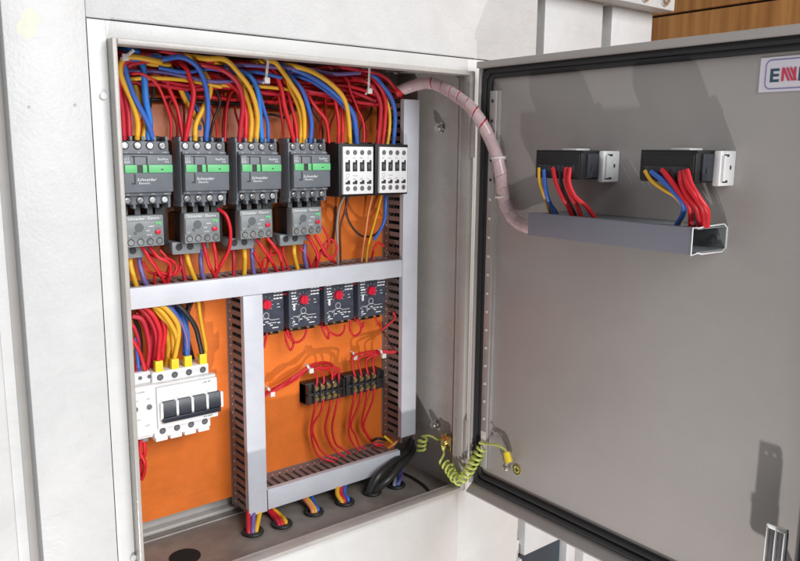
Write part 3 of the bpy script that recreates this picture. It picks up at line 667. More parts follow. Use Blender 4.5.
# ------------------------------------------------------------------ wires
JR = random.Random(21)
def wire(col, r, label, pts, group=None, name='wire', cat='wire', n=8, extra=None):
    """pts: (px, py, Y) pixel of the photo at depth Y, or Vectors"""
    P = [p if isinstance(p, Vector) else at(*p) for p in pts]
    for p in P[1:-1]: p += Vector((JR.uniform(-1, 1), JR.uniform(-1, 1)*.6, JR.uniform(-1, 1)))*.0014
    me = MB().tube(spline(P, 8), r, 10)
    o = part(name, me, WIRE[col] if isinstance(col, str) else col, origin=P[0])
    return tag(o, label, cat, group)
BIG, MID, THIN = .0039, .0030, .0021
G1 = 'phase wires dropping into the contactors'
C1, C2, C3, C4 = ('the leftmost green banded contactor', 'the second green banded contactor', 'the third green banded contactor', 'the rightmost green banded contactor')
C5, C6 = ('the left white faced contactor', 'the right white faced contactor')
W = [
 # contactor 1
 ('crimson', BIG, 'outer of two dark red wires dropping into '+C1, [(150,57,.11),(125,62,.11),(119,85,.12),(122,112,.125),(124,140,.128)]),
 ('crimson', BIG, 'inner of two dark red wires dropping into '+C1, [(155,60,.12),(130,64,.12),(122,80,.13),(128,112,.132),(129.5,140,.130)]),
 ('yellow', BIG, 'yellow wire curving down the left edge into '+C1, [(160,62,.10),(128,58,.105),(121,72,.112),(131,102,.12),(137,122,.126),(137,140,.128)]),
 ('yellow', BIG, 'second yellow wire behind the blue ones above '+C1, [(170,66,.13),(140,64,.135),(132,72,.14),(138,92,.142),(144,118,.138),(143,140,.131)]),
 ('blue', BIG, 'dull blue wire crossing diagonally into '+C1, [(160,58,.105),(128,60,.11),(125,72,.113),(134,95,.116),(147,122,.122),(153,140,.126)]),
 ('bright blue', .0050, 'thick bright blue wire dropping straight into '+C1, [(133,52,.13),(140,60,.128),(144,78,.126),(145,100,.126),(149,122,.128),(148,140,.130)]),
 ('red', THIN, 'thin pink red wire arching right from the corner above '+C1, [(131,73,.125),(143,75,.12),(155,83,.12),(165,100,.125),(170,120,.14),(171,140,.15)]),
 ('black', THIN, 'thin black wire curling beside the blue wires above '+C1, [(148,80,.15),(153,88,.15),(151,104,.155),(147,118,.16)]),
 ('red', MID, 'dark red wire slanting down to the gap left of '+C2, [(163,70,.14),(167,84,.14),(176,106,.14),(181,122,.138),(183,141,.133)]),
 # contactor 2
 ('red', BIG, 'bright red wire bending back left into '+C2, [(183,66,.13),(190,78,.125),(194,94,.122),(189,118,.124),(185,141,.129)]),
 ('yellow', BIG, 'yellow wire slanting behind the red one above '+C2, [(168,66,.15),(175,76,.147),(182,94,.147),(192,112,.147),(200,124,.15)]),
 ('blue', BIG, 'blue wire slanting behind the red one above '+C2, [(175,64,.155),(180,82,.152),(189,98,.152),(198,112,.155),(199,130,.155)]),
 ('yellow', BIG, 'yellow wire twisting down behind the blue one into '+C2, [(190,60,.14),(205,72,.14),(210,90,.138),(203,108,.132),(196,124,.130),(195,141,.129)]),
 ('blue', BIG, 'blue wire arching over from the left into '+C2, [(160,60,.12),(180,57,.115),(197,66,.115),(205,84,.118),(208,110,.124),(206,141,.128)]),
 ('black', THIN, 'thin black wire looping right of the blue wire above '+C2, [(208,78,.16),(217,92,.16),(219,104,.16),(213,122,.16),(209,140,.15)]),
 ('red', THIN, 'thin red wire dropping between the second and third green banded contactors', [(243,90,.16),(233,92,.16),(227,104,.16),(225,122,.155),(225,142,.15)]),
 # contactor 3
 ('crimson', BIG, 'crimson wire arching from the left into '+C3, [(200,64,.12),(222,69,.116),(236,82,.116),(243,102,.12),(241,124,.126),(239,142,.129)]),
 ('red', BIG, 'bright red wire slanting from the left above '+C3, [(212,76,.14),(226,82,.135),(238,92,.13),(246,112,.13),(246,128,.130),(245,142,.130)]),
 ('yellow', BIG, 'outer of two yellow wires arching into '+C3, [(205,58,.11),(225,60,.106),(240,74,.108),(251,92,.112),(257,116,.121),(256,142,.128)]),
 ('yellow', BIG, 'inner of two yellow wires arching into '+C3, [(225,64,.13),(238,80,.128),(247,98,.128),(251,118,.13),(250,142,.130)]),
 ('bright blue', BIG, 'bright blue wire bending down on the left into '+C3, [(238,70,.125),(252,78,.118),(258,92,.118),(260,112,.122),(262,142,.128)]),
 ('blue', MID, 'dull blue wire right of the bright one entering '+C3, [(250,76,.13),(258,90,.128),(263,108,.128),(268,124,.13),(268,142,.131)]),
 ('black', MID, 'short black wire crossing behind the crimson wire above '+C3, [(218,68,.15),(226,74,.148),(236,82,.15),(246,92,.16)]),
 ('red', THIN, 'thin red wire running level across the plate right of '+C3, [(258,92,.165),(270,91,.168),(284,92,.17)]),
 ('red', THIN, 'thin red wire dropping just left of '+C4, [(276,78,.15),(278,98,.15),(282,120,.148),(285,143,.14)]),
 # contactor 4
 ('red', BIG, 'left of two red wires dropping into '+C4, [(272,70,.13),(280,86,.126),(285,106,.126),(291,126,.128),(294,143,.129)]),
 ('red', MID, 'right of two red wires dropping into '+C4, [(276,72,.14),(287,88,.138),(291,106,.136),(296,124,.134),(297,143,.132)]),
 ('yellow', BIG, 'front one of two yellow wires curving into '+C4, [(272,62,.12),(281,70,.116),(291,84,.114),(300,100,.117),(304,118,.122),(304,143,.128)]),
 ('yellow', MID, 'rear one of two yellow wires curving into '+C4, [(282,70,.13),(290,88,.127),(297,104,.126),(301,122,.128),(300,143,.130)]),
 ('blue', BIG, 'blue wire curving beside the yellow pair into '+C4, [(282,66,.13),(292,78,.126),(302,90,.123),(308,104,.123),(311,122,.126),(310,143,.129)]),
 ('red', MID, 'red wire slanting to the right end of '+C4, [(300,86,.14),(309,98,.14),(318,110,.14),(326,122,.14),(329,143,.14)]),
 ('red', THIN, 'thin red wire slanting steeply right behind the others above '+C4, [(306,92,.15),(313,104,.15),(324,116,.15),(328,130,.15)]),
 ('red', THIN, 'thin red wire hanging straight between the green and the white faced contactors', [(325,86,.16),(326,104,.16),(327,122,.16),(328,143,.15)]),
 ('black', THIN, 'short black wire arching behind the red wires above '+C4, [(305,98,.16),(312,93,.158),(322,91,.16),(328,93,.165)]),
 ('black', THIN, 'thin black wire crossing behind the yellow pair above '+C4, [(285,118,.17),(292,112,.168),(298,108,.168)]),
 # contactor 5
 ('red', MID, 'left of two red wires dropping into '+C5, [(322,78,.135),(332,92,.132),(337,108,.132),(338,126,.13),(338,147,.13)]),
 ('red', MID, 'right of two red wires dropping into '+C5, [(318,74,.14),(334,86,.137),(341,104,.135),(343,124,.133),(342,147,.132)]),
 ('yellow', BIG, 'long yellow wire arching from the left into '+C5, [(296,66,.12),(314,73,.113),(332,84,.112),(344,99,.116),(349,120,.122),(350,147,.128)]),
 ('blue', .0046, 'long blue wire arching under the yellow one into '+C5, [(289,68,.13),(306,74,.122),(326,86,.12),(342,100,.122),(353,116,.126),(357,147,.130)]),
 ('blue', MID, 'thinner dull blue wire following the long blue arch to '+C5, [(292,75,.135),(312,82,.13),(330,94,.13),(344,107,.132),(352,124,.135),(354,147,.135)]),
 ('red', THIN, 'thin red wire bowing right into '+C5, [(345,78,.14),(350,92,.138),(357,108,.138),(363,124,.136),(364,147,.132)]),
 ('red', THIN, 'thin red wire hanging straight behind the yellow arch above '+C5, [(343,80,.16),(345,100,.16),(348,124,.16),(349,144,.155)]),
 # contactor 6
 ('crimson', BIG, 'left of two fat red wires dropping into '+C6, [(364,80,.13),(374,88,.125),(380,104,.124),(380,124,.126),(377,147,.129)]),
 ('red', BIG, 'right of two fat red wires dropping into '+C6, [(366,76,.135),(379,86,.13),(385,102,.13),(384,124,.131),(382,147,.131)]),
 ('yellow', MID, 'yellow wire curving beside the fat red pair into '+C6, [(372,80,.14),(384,94,.135),(389,108,.133),(389,128,.132),(387,147,.131)]),
 ('blue', BIG, 'blue wire curving at the right end into '+C6, [(372,76,.13),(384,86,.127),(392,100,.126),(395,118,.127),(393,147,.13)]),
 ('crimson', MID, 'crimson wire swinging over the duct top above '+C6, [(368,72,.13),(384,78,.128),(394,88,.13),(402,100,.15),(404,112,.16)]),
 ('black', MID, 'black wire arching behind the red wires above '+C6, [(358,82,.165),(370,84,.162),(377,94,.162),(379,112,.165),(378,130,.17)]),
 ('brown', THIN, 'thin brown wire beside the duct slots right of '+C6, [(386,84,.16),(394,96,.165),(400,112,.17),(400,136,.17)]),
]
for (c, r, l, pts) in W:
    P = [at(*p) for p in pts]; a = P[0]
    P = [Vector((max(.01, a.x-.045), min(.188, a.y+.060), min(.008, a.z+.004))), Vector((a.x-.018, min(.178, a.y+.030), min(.009, a.z+.005)))]+P
    wire(c, r, l, P, G1)
# bundle along the ceiling
GB = 'wires bundled along the cabinet ceiling'
rnd = random.Random(3)
for k in range(14):
    zz = .009-.0070*(k % 7)-rnd.uniform(0, .003); yy = .135+.018*(k//7)+rnd.uniform(0, .016)
    x0_, x1_ = rnd.uniform(.02, .06), rnd.uniform(.50, .57)
    P = []
    for j in range(9):
        xx = x0_+(x1_-x0_)*j/8; P.append(Vector((xx, yy+rnd.uniform(-.008, .008), zz+rnd.uniform(-.006, .006)-(.012 if j == 8 else .004 if j == 7 else 0))))
    wire(('crimson','crimson','red','crimson','red')[k % 5], .0031, 'dark red wire running lengthwise in the bundle along the cabinet ceiling', P, GB)
for (c, l, x0_, x1_, yy, zz) in (('yellow', 'yellow wire lying in the left half of the ceiling bundle', .05, .20, .13, -.030), ('blue', 'blue wire lying in the left half of the ceiling bundle', .10, .30, .125, -.012),
                              ('yellow', 'yellow wire lying in the middle of the ceiling bundle', .17, .33, .135, -.030), ('violet', 'violet wire lying along the top of the ceiling bundle', .20, .45, .12, .000),
                              ('black', 'black wire lying at the back of the ceiling bundle', .08, .40, .18, -.056), ('violet', 'second violet wire low in the ceiling bundle', .05, .28, .13, -.022),
                              ('red', 'red wire lowest in the right half of the ceiling bundle', .30, .55, .15, -.036), ('red', 'red wire dipping at the back of the ceiling bundle', .12, .50, .165, -.050)):
    P = [Vector((x0_+(x1_-x0_)*j/5, yy+rnd.uniform(-.005, .005), zz+rnd.uniform(-.004, .004))) for j in range(6)]
    wire(c, MID, l, P, GB)

# thin strays behind the phase wires
for k in range(16):
    xa = 150+k*14.5+rnd.uniform(-5, 5); xb = xa+rnd.uniform(-16, 20); y1_ = 138+k*.3
    ya = 62+(xa-120)*.085
    wire(('red','crimson','red','brown')[k % 4], .0019, 'thin '+('red' if k % 4 != 3 else 'brown')+' wire straggling across the orange plate behind the phase wires',
         [(xa, ya, .165), (xa+rnd.uniform(-6, 10), ya+16, .175), ((xa+xb)/2+rnd.uniform(-8, 8), (ya+y1_)/2, .178), (xb, y1_-14, .17), (xb, y1_+6, .16)], 'thin stray wires on the plate above the contactors')
# below the overload relays
G2 = 'wires below the overload relays'
R1, R2, R3, R4 = ['the '+s_+' overload relay' for s_ in ('leftmost', 'second', 'third', 'rightmost')]
ZD = .150
W = [
 ('yellow', BIG, 'yellow wire below the left end of '+R1, [(131,252,.16),(131,264,.155),(133,278,.15),(138,292,.155)]),
 ('violet', BIG, 'violet blue wire below '+R1, [(139,250,.16),(140,264,.155),(143,278,.15),(149,290,.155)]),
 ('red', MID, 'left of two bright red wires leaving '+R1, [(142,246,.14),(148,256,.135),(157,270,.14),(166,286,.155)]),
 ('red', MID, 'right of two bright red wires leaving '+R1, [(149,246,.14),(158,257,.13),(168,263,.13),(171,272,.14),(166,288,.155)]),
 ('red', THIN, 'thin red wire looping in front of the others below '+R1, [(146,252,.15),(156,258,.14),(170,260,.135),(177,266,.14),(172,274,.145),(158,272,.145),(154,280,.15),(157,292,.16)]),
 ('red', THIN, 'thin red wire sagging right from '+R1, [(143,262,.15),(150,272,.15),(164,276,.15),(178,272,.155),(182,258,.165)]),
 ('red', THIN, 'thin red wire hanging steeply at the right of '+R1, [(160,250,.16),(170,262,.155),(166,276,.155),(160,290,.16)]),
 ('crimson', MID, 'crimson wire left of the yellow one below '+R2, [(180,252,.165),(182,264,.16),(185,276,.158),(187,288,.16)]),
 ('yellow', BIG, 'yellow wire curving below '+R2, [(186,250,.16),(188,262,.155),(192,274,.153),(198,286,.158)]),
 ('violet', BIG, 'violet blue wire below '+R2, [(201,250,.16),(200,262,.155),(202,274,.153),(206,284,.158)]),
 ('red', MID, 'left of two bright red wires leaving '+R2, [(203,242,.145),(206,255,.142),(210,266,.145),(217,280,.155)]),
 ('red', MID, 'right of two bright red wires leaving '+R2, [(213,242,.14),(215,254,.138),(217,266,.145),(215,282,.155)]),
 ('red', MID, 'red wire bowing right of '+R2+' down past its side', [(218,209,.15),(226,216,.14),(231,230,.138),(229,248,.142),(222,262,.148),(214,278,.155)]),
 ('crimson', MID, 'crimson wire left of the yellow one below '+R3, [(233,248,.165),(233,262,.16),(233,282,.16)]),
 ('yellow', BIG, 'yellow wire straight below '+R3, [(244,246,.16),(245,258,.156),(244,278,.158)]),
 ('violet', BIG, 'violet blue wire straight below '+R3, [(252,246,.16),(252,258,.156),(254,278,.158)]),
 ('red', MID, 'left of two bright red wires leaving '+R3, [(256,239,.145),(263,248,.14),(271,260,.145),(279,275,.155)]),
 ('red', MID, 'right of two bright red wires leaving '+R3, [(267,238,.145),(274,247,.14),(281,256,.145),(284,276,.155)]),
 ('red', THIN, 'thin red wire hanging in a bow below '+R3, [(254,252,.15),(260,266,.15),(265,275,.155),(268,260,.15),(272,246,.15)]),
 ('red', THIN, 'thin red wire crossing low to the left below '+R3, [(280,250,.155),(270,256,.15),(263,262,.15),(262,278,.16)]),
 ('red', THIN, 'thin red wire curling down just left of '+R4, [(284,240,.165),(283,252,.16),(286,264,.158),(290,275,.16)]),
 ('yellow', BIG, 'yellow wire below '+R4, [(294,244,.16),(295,256,.156),(299,274,.158)]),
 ('violet', BIG, 'violet blue wire below '+R4, [(305,244,.16),(305,256,.156),(308,274,.158)]),
 ('red', MID, 'left of two bright red wires leaving '+R4, [(307,235,.145),(313,246,.14),(318,256,.145),(316,272,.155)]),
 ('red', MID, 'right of two bright red wires leaving '+R4, [(315,235,.145),(322,246,.138),(330,257,.14),(335,262,.15)]),
 ('red', THIN, 'red wire looping in a ring right of '+R4, [(318,262,.15),(322,248,.148),(331,240,.146),(336,246,.146),(334,256,.148),(326,257,.15),(320,250,.15)]),
 ('red', THIN, 'thin red wire bowing out from the top right of '+R4, [(322,226,.145),(328,236,.142),(327,247,.146),(318,256,.15),(312,270,.158)]),
 ('red', THIN, 'thin red wire dipping between the violet and red wires below '+R4, [(300,248,.16),(308,256,.155),(312,270,.16)]),
 ('grey', THIN, 'pale grey wire hanging from the left white faced contactor', [(345,195,.15),(339,207,.16),(337,225,.165),(338,245,.165),(338,270,.165)]),
 ('brown', THIN, 'dark wire slanting down left from the left white faced contactor', [(349,196,.15),(345,212,.165),(340,226,.168),(340,246,.168),(341,270,.168)]),
 ('black', THIN, 'black wire sagging to the right below the left white faced contactor', [(347,195,.155),(347,212,.165),(352,226,.168),(362,236,.168),(374,236,.165),(382,228,.16)]),
 ('brown', THIN, 'thin brown wire close to the relay, hanging straight on the plate', [(336,206,.19),(335,224,.19),(333,242,.19)]),
 ('orange', THIN, 'pale orange wire slanting down from the right white faced contactor', [(373,193,.15),(369,212,.16),(365,232,.165),(362,252,.165),(361,268,.165)]),
 ('yellow', THIN, 'thin yellow wire slanting down from the right white faced contactor', [(382,193,.145),(379,208,.15),(373,228,.155),(368,248,.16),(366,267,.16)]),
 ('blue', MID, 'blue wire curling back into the duct below the right white faced contactor', [(386,193,.145),(385,208,.14),(384,220,.14),(379,232,.142),(374,240,.15)]),
 ('red', THIN, 'red wire end poking out of the duct slots beside the blue curl', [(384,246,.15),(378,243,.145),(374,250,.15),(371,262,.16)]),
]
for (c, r, l, pts) in W: wire(c, r, l, pts, G2)

# breaker feed
G3 = 'wires feeding the white breaker'
def ferruled(c, r, l, pts):
    o = wire(c, r, l, pts, G3)
    e = at(*pts[-1]); f = MB(); f.box(e.x-.0062, e.x+.0062, e.y-.0055, e.y+.0055, e.z-.018, e.z+.001, .0012)
    f.v = f.v
    part('ferrule', f, ferrule_m, o)
ferruled('red', BIG, 'bright red wire with a yellow ferrule on the breaker', [(141,304,.15),(152,316,.145),(159,330,.142),(160,346,.143),(158,361,.146)])
ferruled('yellow', BIG, 'outer yellow wire with a yellow ferrule on the breaker', [(150,303,.15),(164,314,.142),(175,330,.140),(177,344,.142),(174,359,.146)])
ferruled('blue', BIG, 'blue wire with a yellow ferrule on the breaker', [(160,302,.15),(174,312,.144),(184,330,.142),(187,344,.143),(187,356,.146)])
ferruled('black', BIG, 'black wire arching to the last yellow ferrule on the breaker', [(172,300,.15),(184,310,.144),(195,326,.142),(200,342,.143),(202,354,.146)])
W = [
 ('crimson', BIG, 'crimson wire left of the ferruled red one above the breaker', [(138,306,.155),(148,318,.15),(155,332,.148),(156,348,.15),(154,364,.155)]),
 ('red', BIG, 'red wire bowing behind the ferruled one above the breaker', [(145,303,.16),(158,314,.155),(164,330,.152),(163,348,.155),(161,364,.16)]),
 ('yellow', .0058, 'fat yellow wire behind the ferrules above the breaker', [(146,303,.165),(160,316,.16),(168,334,.158),(169,350,.16),(167,368,.165)]),
 ('yellow', BIG, 'inner yellow wire arching between the fat one and the ferruled one', [(148,302,.155),(160,314,.148),(170,328,.146),(174,344,.147),(174,359,.15)]),
 ('yellow', BIG, 'top yellow wire arching over the others above the breaker', [(154,301,.145),(168,310,.138),(178,324,.136),(179,336,.138),(175,356,.144)]),
 ('bright blue', .0058, 'thick bright blue wire behind the ferruled blue one', [(172,299,.165),(181,312,.16),(185,330,.155),(187,344,.152),(186,358,.152)]),
 ('violet', MID, 'violet wire arching over the blue ones above the breaker', [(158,303,.145),(171,311,.138),(181,324,.137),(186,338,.14),(188,354,.146)]),
 ('brown', MID, 'dark brown wire rising behind the black arch above the breaker', [(195,296,.17),(189,310,.17),(187,326,.17),(190,350,.172)]),
 ('black', MID, 'black wire rising straight behind the blue wires above the breaker', [(190,296,.175),(187,310,.175),(186,330,.175),(194,362,.178)]),
 ('yellow', MID, 'thin yellow wire standing apart right of the black arch', [(198,296,.15),(199,312,.15),(202,330,.148),(205,346,.147),(205,358,.148)]),
 ('crimson', BIG, 'crimson wire dropping into the switch module at its right side', [(132,316,.15),(142,320,.147),(147,336,.146),(149,352,.148),(146,374,.152)]),
 ('red', MID, 'red wire slanting steeply into the switch module', [(130,336,.14),(138,350,.14),(143,362,.142),(146,376,.148)]),
 ('crimson', MID, 'crimson wire hugging the cabinet edge above the switch module', [(129,322,.15),(136,330,.147),(138,346,.147),(136,374,.15)]),
 ('black', MID, 'black wire beside the cabinet edge above the switch module', [(133,316,.165),(139,330,.162),(141,350,.16),(137,374,.16)]),
 ('blue', MID, 'dull blue wire beside the cabinet edge above the switch module', [(134,338,.145),(137,352,.145),(139,374,.15)]),
 ('crimson', BIG, 'crimson wire behind the others above the switch module', [(136,312,.17),(148,326,.168),(152,344,.168),(151,370,.17)]),
 ('yellow', MID, 'short yellow wire stub at the cabinet edge above the switch module', [(132,330,.16),(134,338,.158),(132,350,.16)]),
 ('red', MID, 'left of two twisted red wires hanging below the switch module', [(141,440,.15),(141,452,.15),(145,462,.15),(144,474,.15),(141,480,.15)]),
 ('red', MID, 'right of two twisted red wires hanging below the switch module', [(144,440,.155),(144,452,.155),(141,462,.155),(140,476,.155)]),
]
for (c, r, l, pts) in W: wire(c, r, l, pts, G3)

# timer relay loops
G4 = 'red wires under the timer relays'
T1, T2, T3, T4 = ['the '+s_+' timer relay' for s_ in ('leftmost', 'second', 'third', 'rightmost')]
W = [
 ('red', 'short red wire hanging at the duct edge under '+T1, [(267,332,.158),(266,338,.155),(264,348,.16)]),
 ('red', 'red wire hanging in a long narrow loop between the first two timer relays', [(285,332,.158),(286,342,.155),(290,350,.156),(293,344,.158),(291,336,.165),(288,331,.16)]),
 ('red', 'red wire sagging from the loop to the right under '+T2, [(287,330,.158),(290,338,.155),(297,342,.155),(304,338,.156),(307,329,.158)]),
 ('red', 'red wire folded in a short loop between the second and third timer relays', [(322,327,.158),(324,334,.154),(329,338,.155),(329,332,.158),(325,326,.16)]),
 ('red', 'red wire sagging to the right under the left part of '+T3, [(324,326,.158),(330,333,.155),(338,336,.155),(344,331,.157),(345,324,.158)]),
 ('red', 'red wire hanging in an open round loop under the gap before '+T4, [(351,320,.158),(350,330,.154),(355,336,.154),(361,331,.155),(360,322,.158)]),
 ('red', 'short red wire folded beside the round loop under '+T4, [(357,319,.158),(362,328,.156),(364,322,.16)]),
 ('red', 'red wire leaving the right end of '+T4+' into the duct slots', [(393,312,.15),(395,318,.15),(388,325,.152),(380,331,.16)]),
 ('red', 'red wire rising at the right edge of '+T3, [(375,316,.158),(377,322,.158),(380,326,.16)]),
 ('crimson', 'crimson wire running behind the tops of the timer relays', [(264,296,.16),(300,291,.16),(340,286,.16),(384,281,.16)]),
 ('crimson', 'crimson wire standing between '+T1+' and '+T2, [(287,292,.165),(287,310,.165),(287,334,.165)]),
 ('crimson', 'crimson wire standing between '+T2+' and '+T3, [(323,289,.165),(322,306,.165),(322,328,.165)]),
 ('crimson', 'crimson wire standing between '+T3+' and '+T4, [(355,286,.165),(355,302,.165),(355,322,.165)]),
]
for (c, l, pts) in W: wire(c, THIN, l, pts, G4)
# terminal block wires
G5 = 'red wires on the terminal blocks'
cols = [316, 323, 331, 338]
for k in range(4):
    d = k*1.2
    L_ = ('first','second','third','fourth')[k]+' screw of the left terminal block'
    wire('red', THIN, 'red wire arching from the tied bundle to the '+L_,
         [(262,394+d,.182-.002*k),(280,386+d*.8-(k % 2)*2,.175-.003*k),(296,375+d,.172),(309,367+d*.6,.170),(cols[k]-4+k*.8,371-k*.9,.166),(cols[k]+1,378-k,.166),(cols[k],389-k*1.4,.171)], G5)
    L2 = L_.replace('screw', 'lower screw')
    wire('red', THIN, 'red wire hanging from the '+L2, [(cols[k]+1,398-k*1.3,.171),(cols[k]-1-k*.5,410,.168),((311,312,325,332)[k],428,.172),((314,317,330,336)[k],444,.172),((320,325,338,345)[k],456-k*2,.165),((334,338,345,350)[k],462-k*2.5,.155)], G5)
for k in range(3):
    wire('red', THIN, 'spare red wire inside the tied bundle left of the terminal blocks', [(262,397-k,.188),(284,387+k*1.5-4,.184),(300,374+k,.182),(310,366+k*.7,.178),(326,362+k,.178),(336,368+k,.176),(337-k*4,381,.18)], G5)
cols2 = [356, 362, 369, 375]
for k in range(4):
    L_ = ('first','second','third','fourth')[k]+' screw of the right terminal block'
    wire('red', THIN, 'red wire bending from the duct tie to the '+L_, [(402,350+k*.5,.15),(394,351+k*.4,.155),(378,351+k*1.3,.165),(cols2[k]-2,356+k*1.5,.168),(cols2[k]-4+k,366,.168),(cols2[k],379-k*1.2,.171)], G5)
    L2 = L_.replace('screw', 'lower screw')
    wire('red', THIN, 'red wire hanging from the '+L2, [(cols2[k],389-k*1.3,.171),(cols2[k]-3,402,.168),((349,351,362,364)[k],424,.172),((350,356,367,368)[k],436,.17),((355,360,374,375)[k],446-k,.165),((360,366,381,384)[k],451-k*2,.155)], G5)
GT = 'white nylon cable ties'
def tie(label, px, py, Y, L=.018, ang=0, w_=.0045):
    c = at(px, py, Y); t = thing('cable_tie', label, 'cable tie', c, GT)
    u = Vector((math.sin(ang), 0, math.cos(ang))); 
    m = MB(); m.tube([c-u*L/2+Vector((0, .008, 0)), c-u*L*.42, c, c+u*L*.42, c+u*L/2+Vector((0, .008, 0))], w_/2, 8, flat=(1, .5), up=(math.cos(ang), 0, -math.sin(ang)))
    part('strap', m, nylon, t)
    h = MB(); e = c-u*L*.40+Vector((0, -.003, 0)); h.box(e.x-.0045, e.x+.0045, e.y-.0025, e.y+.003, e.z-.0045, e.z+.0045, .001)
    part('head', h, nylon, t)
tie('white cable tie on the ceiling bundle in the top left corner', 129, 54, .088, .020, .9)
tie('white cable tie round the ceiling bundle above the third green contactor', 267, 71, .082, .036, .15)
tie('white cable tie round the ceiling bundle above the white faced contactors', 369, 80, .09, .046, .05)
tie('white cable tie at the lower end of the tied red bundle', 270, 391, .174, .016, -.5)
tie('white cable tie at the upper end of the tied red bundle', 309, 368, .166, .014, -.5)
tie('white cable tie on the red wires beside the tall duct slots', 382, 353, .150, .014, -.4)
tie('white cable tie beside the first red wire above the right terminal block', 354, 355, .185, .012, -.3)

# ------------------------------------------------------------------ floor grommets and cables through them
GG = 'black rubber grommets in the cabinet floor'
ZF = -.771
def grommet(label, px, py, r):
    c = atz(px, py, ZF); t = thing('grommet', label, 'grommet', c, GG)
    m = MB(); m.tube([(c.x+r*math.cos(a), c.y+r*math.sin(a), ZF+.0028) for a in [2*math.pi*k/28 for k in range(28)]], .0036, 8, closed=True)
    part('ring', m, rubber, t)
    part('membrane', MB().disc((c.x, c.y, ZF+.0002), (0,0,1), r, .0012, 28), mat('membrane_black', (.006,.006,.006), .7), t)
    return c
gb = atz(185, 557, ZF)
hol = part('open_hole', MB().disc((gb.x, gb.y, ZF+.0002), (0,0,1), .0245, .0010, 36), mat('hole_black', (.004,.004,.004), .9), cab, label='large open round hole in the cabinet floor')
g1 = grommet('grommet directly below the vertical duct, with red and yellow wires', 253, 533, .0150)
g2 = grommet('grommet second from left in the row, with wires slanting into it', 282, 525, .0150)
g3 = grommet('grommet third from left in the row, with a yellow and a blue wire', 314, 513, .0145)
g4 = grommet('grommet left of the two black cables, with a yellow, red and blue wire', 345, 503, .0145)
g5 = grommet('grommet that the two thick black cables enter', 372, 493, .0150)
g6 = grommet('rightmost grommet in the row, with blue and grey wires', 396, 486, .0150)
G6 = 'wires leaving through the cabinet floor'
def drop(c, g, dx, dy, label, top, r=.0042, mid=None):
    P = [at(*top[0])]+[at(*t_) for t_ in top[1:]]+[Vector((g.x+dx, g.y+dy, ZF+.004)), Vector((g.x+dx*1.1, g.y+dy, ZF-.012))]
    wire(c, r, label, P, G6)
for c, dx, px in (('crimson', -.008, 249), ('violet', -.001, 253.5), ('yellow', .006, 259)):
    drop(c, g1, dx, 0, c+' wire rising straight from the grommet below the vertical duct', [(px, 498, .15), (px, 512, .135)])
for c, dx, o_ in (('crimson', -.007, 0), ('red', 0, 3), ('yellow', .007, 6)):
    drop(c, g2, dx, 0, c+' wire slanting into the second grommet from the left', [(262+o_, 500, .16), (266+o_, 508, .15), (274+o_, 516, .13)])
for c, dx, o_ in (('orange', -.004, 0), ('yellow', .001, 3), ('blue', .008, 9)):
    drop(c, g3, dx, 0, c+' wire curving into the third grommet from the left', [(295+o_, 488, .165), (301+o_, 495, .15), (309+o_*.7, 504, .125)])
for c, dx, o_ in (('yellow', -.007, -3), ('red', -.001, 1), ('blue', .006, 5)):
    drop(c, g4, dx, 0, c+' wire bowing into the grommet left of the black cables', [(346+o_, 474, .16), (341+o_, 484, .14), (340+o_, 494, .12)])
GC2 = 'thick black cables'
for k, lab in enumerate(('left of the two thick black cables bending into the cabinet floor', 'right of the two thick black cables bending into the cabinet floor')):
    d = k*9
    P = [at(412+d*.5, 440+d*.2, .165), at(405+d*.5, 452+d*.3, .15), at(392+d*.9, 463+d*.35, .122-.012*k), at(379+d*1.0, 475+d*.5, .108-.010*k), Vector((g5.x-.0065+.013*k, g5.y-.004*k, ZF+.006)), Vector((g5.x-.0065+.013*k, g5.y-.004*k, ZF-.012))]
    me = MB().tube(spline(P, 8), .0078, 14); tag(part('power_cable', me, mat('cable_black', (.030,.029,.028), .38), origin=P[0]), lab, 'cable', GC2)
for c, dx, o_ in (('grey', -.004, 0), ('blue', .003, 4), ('violet', .007, 6)):
    drop(c, g6, dx, 0, c+' wire dropping into the rightmost grommet', [(398+o_, 466, .165), (396+o_, 472, .15), (395+o_, 479, .12)], .0034)
P = [at(400, 472, .15), Vector(atz(412, 478, ZF+.003)), Vector(atz(424, 486, ZF+.003)), Vector(atz(430, 492, ZF+.003))]
wire('black', .0024, 'thin black wire lying on the cabinet floor right of the grommets', P, G6)
for k, (c, pts) in enumerate((('yellow', [(384,436,.15),(389,440,.145),(394,445,.15)]), ('orange', [(388,448,.15),(394,444,.142),(398,440,.15)]), ('black', [(372,441,.16),(378,438,.15),(386,440,.15)]))):
    wire(c, .0026, 'short '+c+' wire tail in the corner where the bottom duct meets the tall duct', pts, 'wire tails in the lower right duct corner')

# ------------------------------------------------------------------ spiral wrapped loom to the door
P = [at(396, 93, .135), at(408, 87.5, .12), at(430, 83, .08), at(452, 93, .03), at(474, 111, -.025), atx(489, 137, .597), atx(499.5, 165, .5965), atx(502, 190, .5985), atx(507, 210, .5975), atx(517, 222, .594), atx(529, 227.5, .585), atx(548, 229, .58)]
sp = spline(P, 14)
loom = thing('wire_loom', 'pink loom of red wires in clear spiral wrap leading from cabinet to door', 'wire loom', P[0])
part('wires', MB().tube(sp, .0088, 12), WIRE['red'], loom)
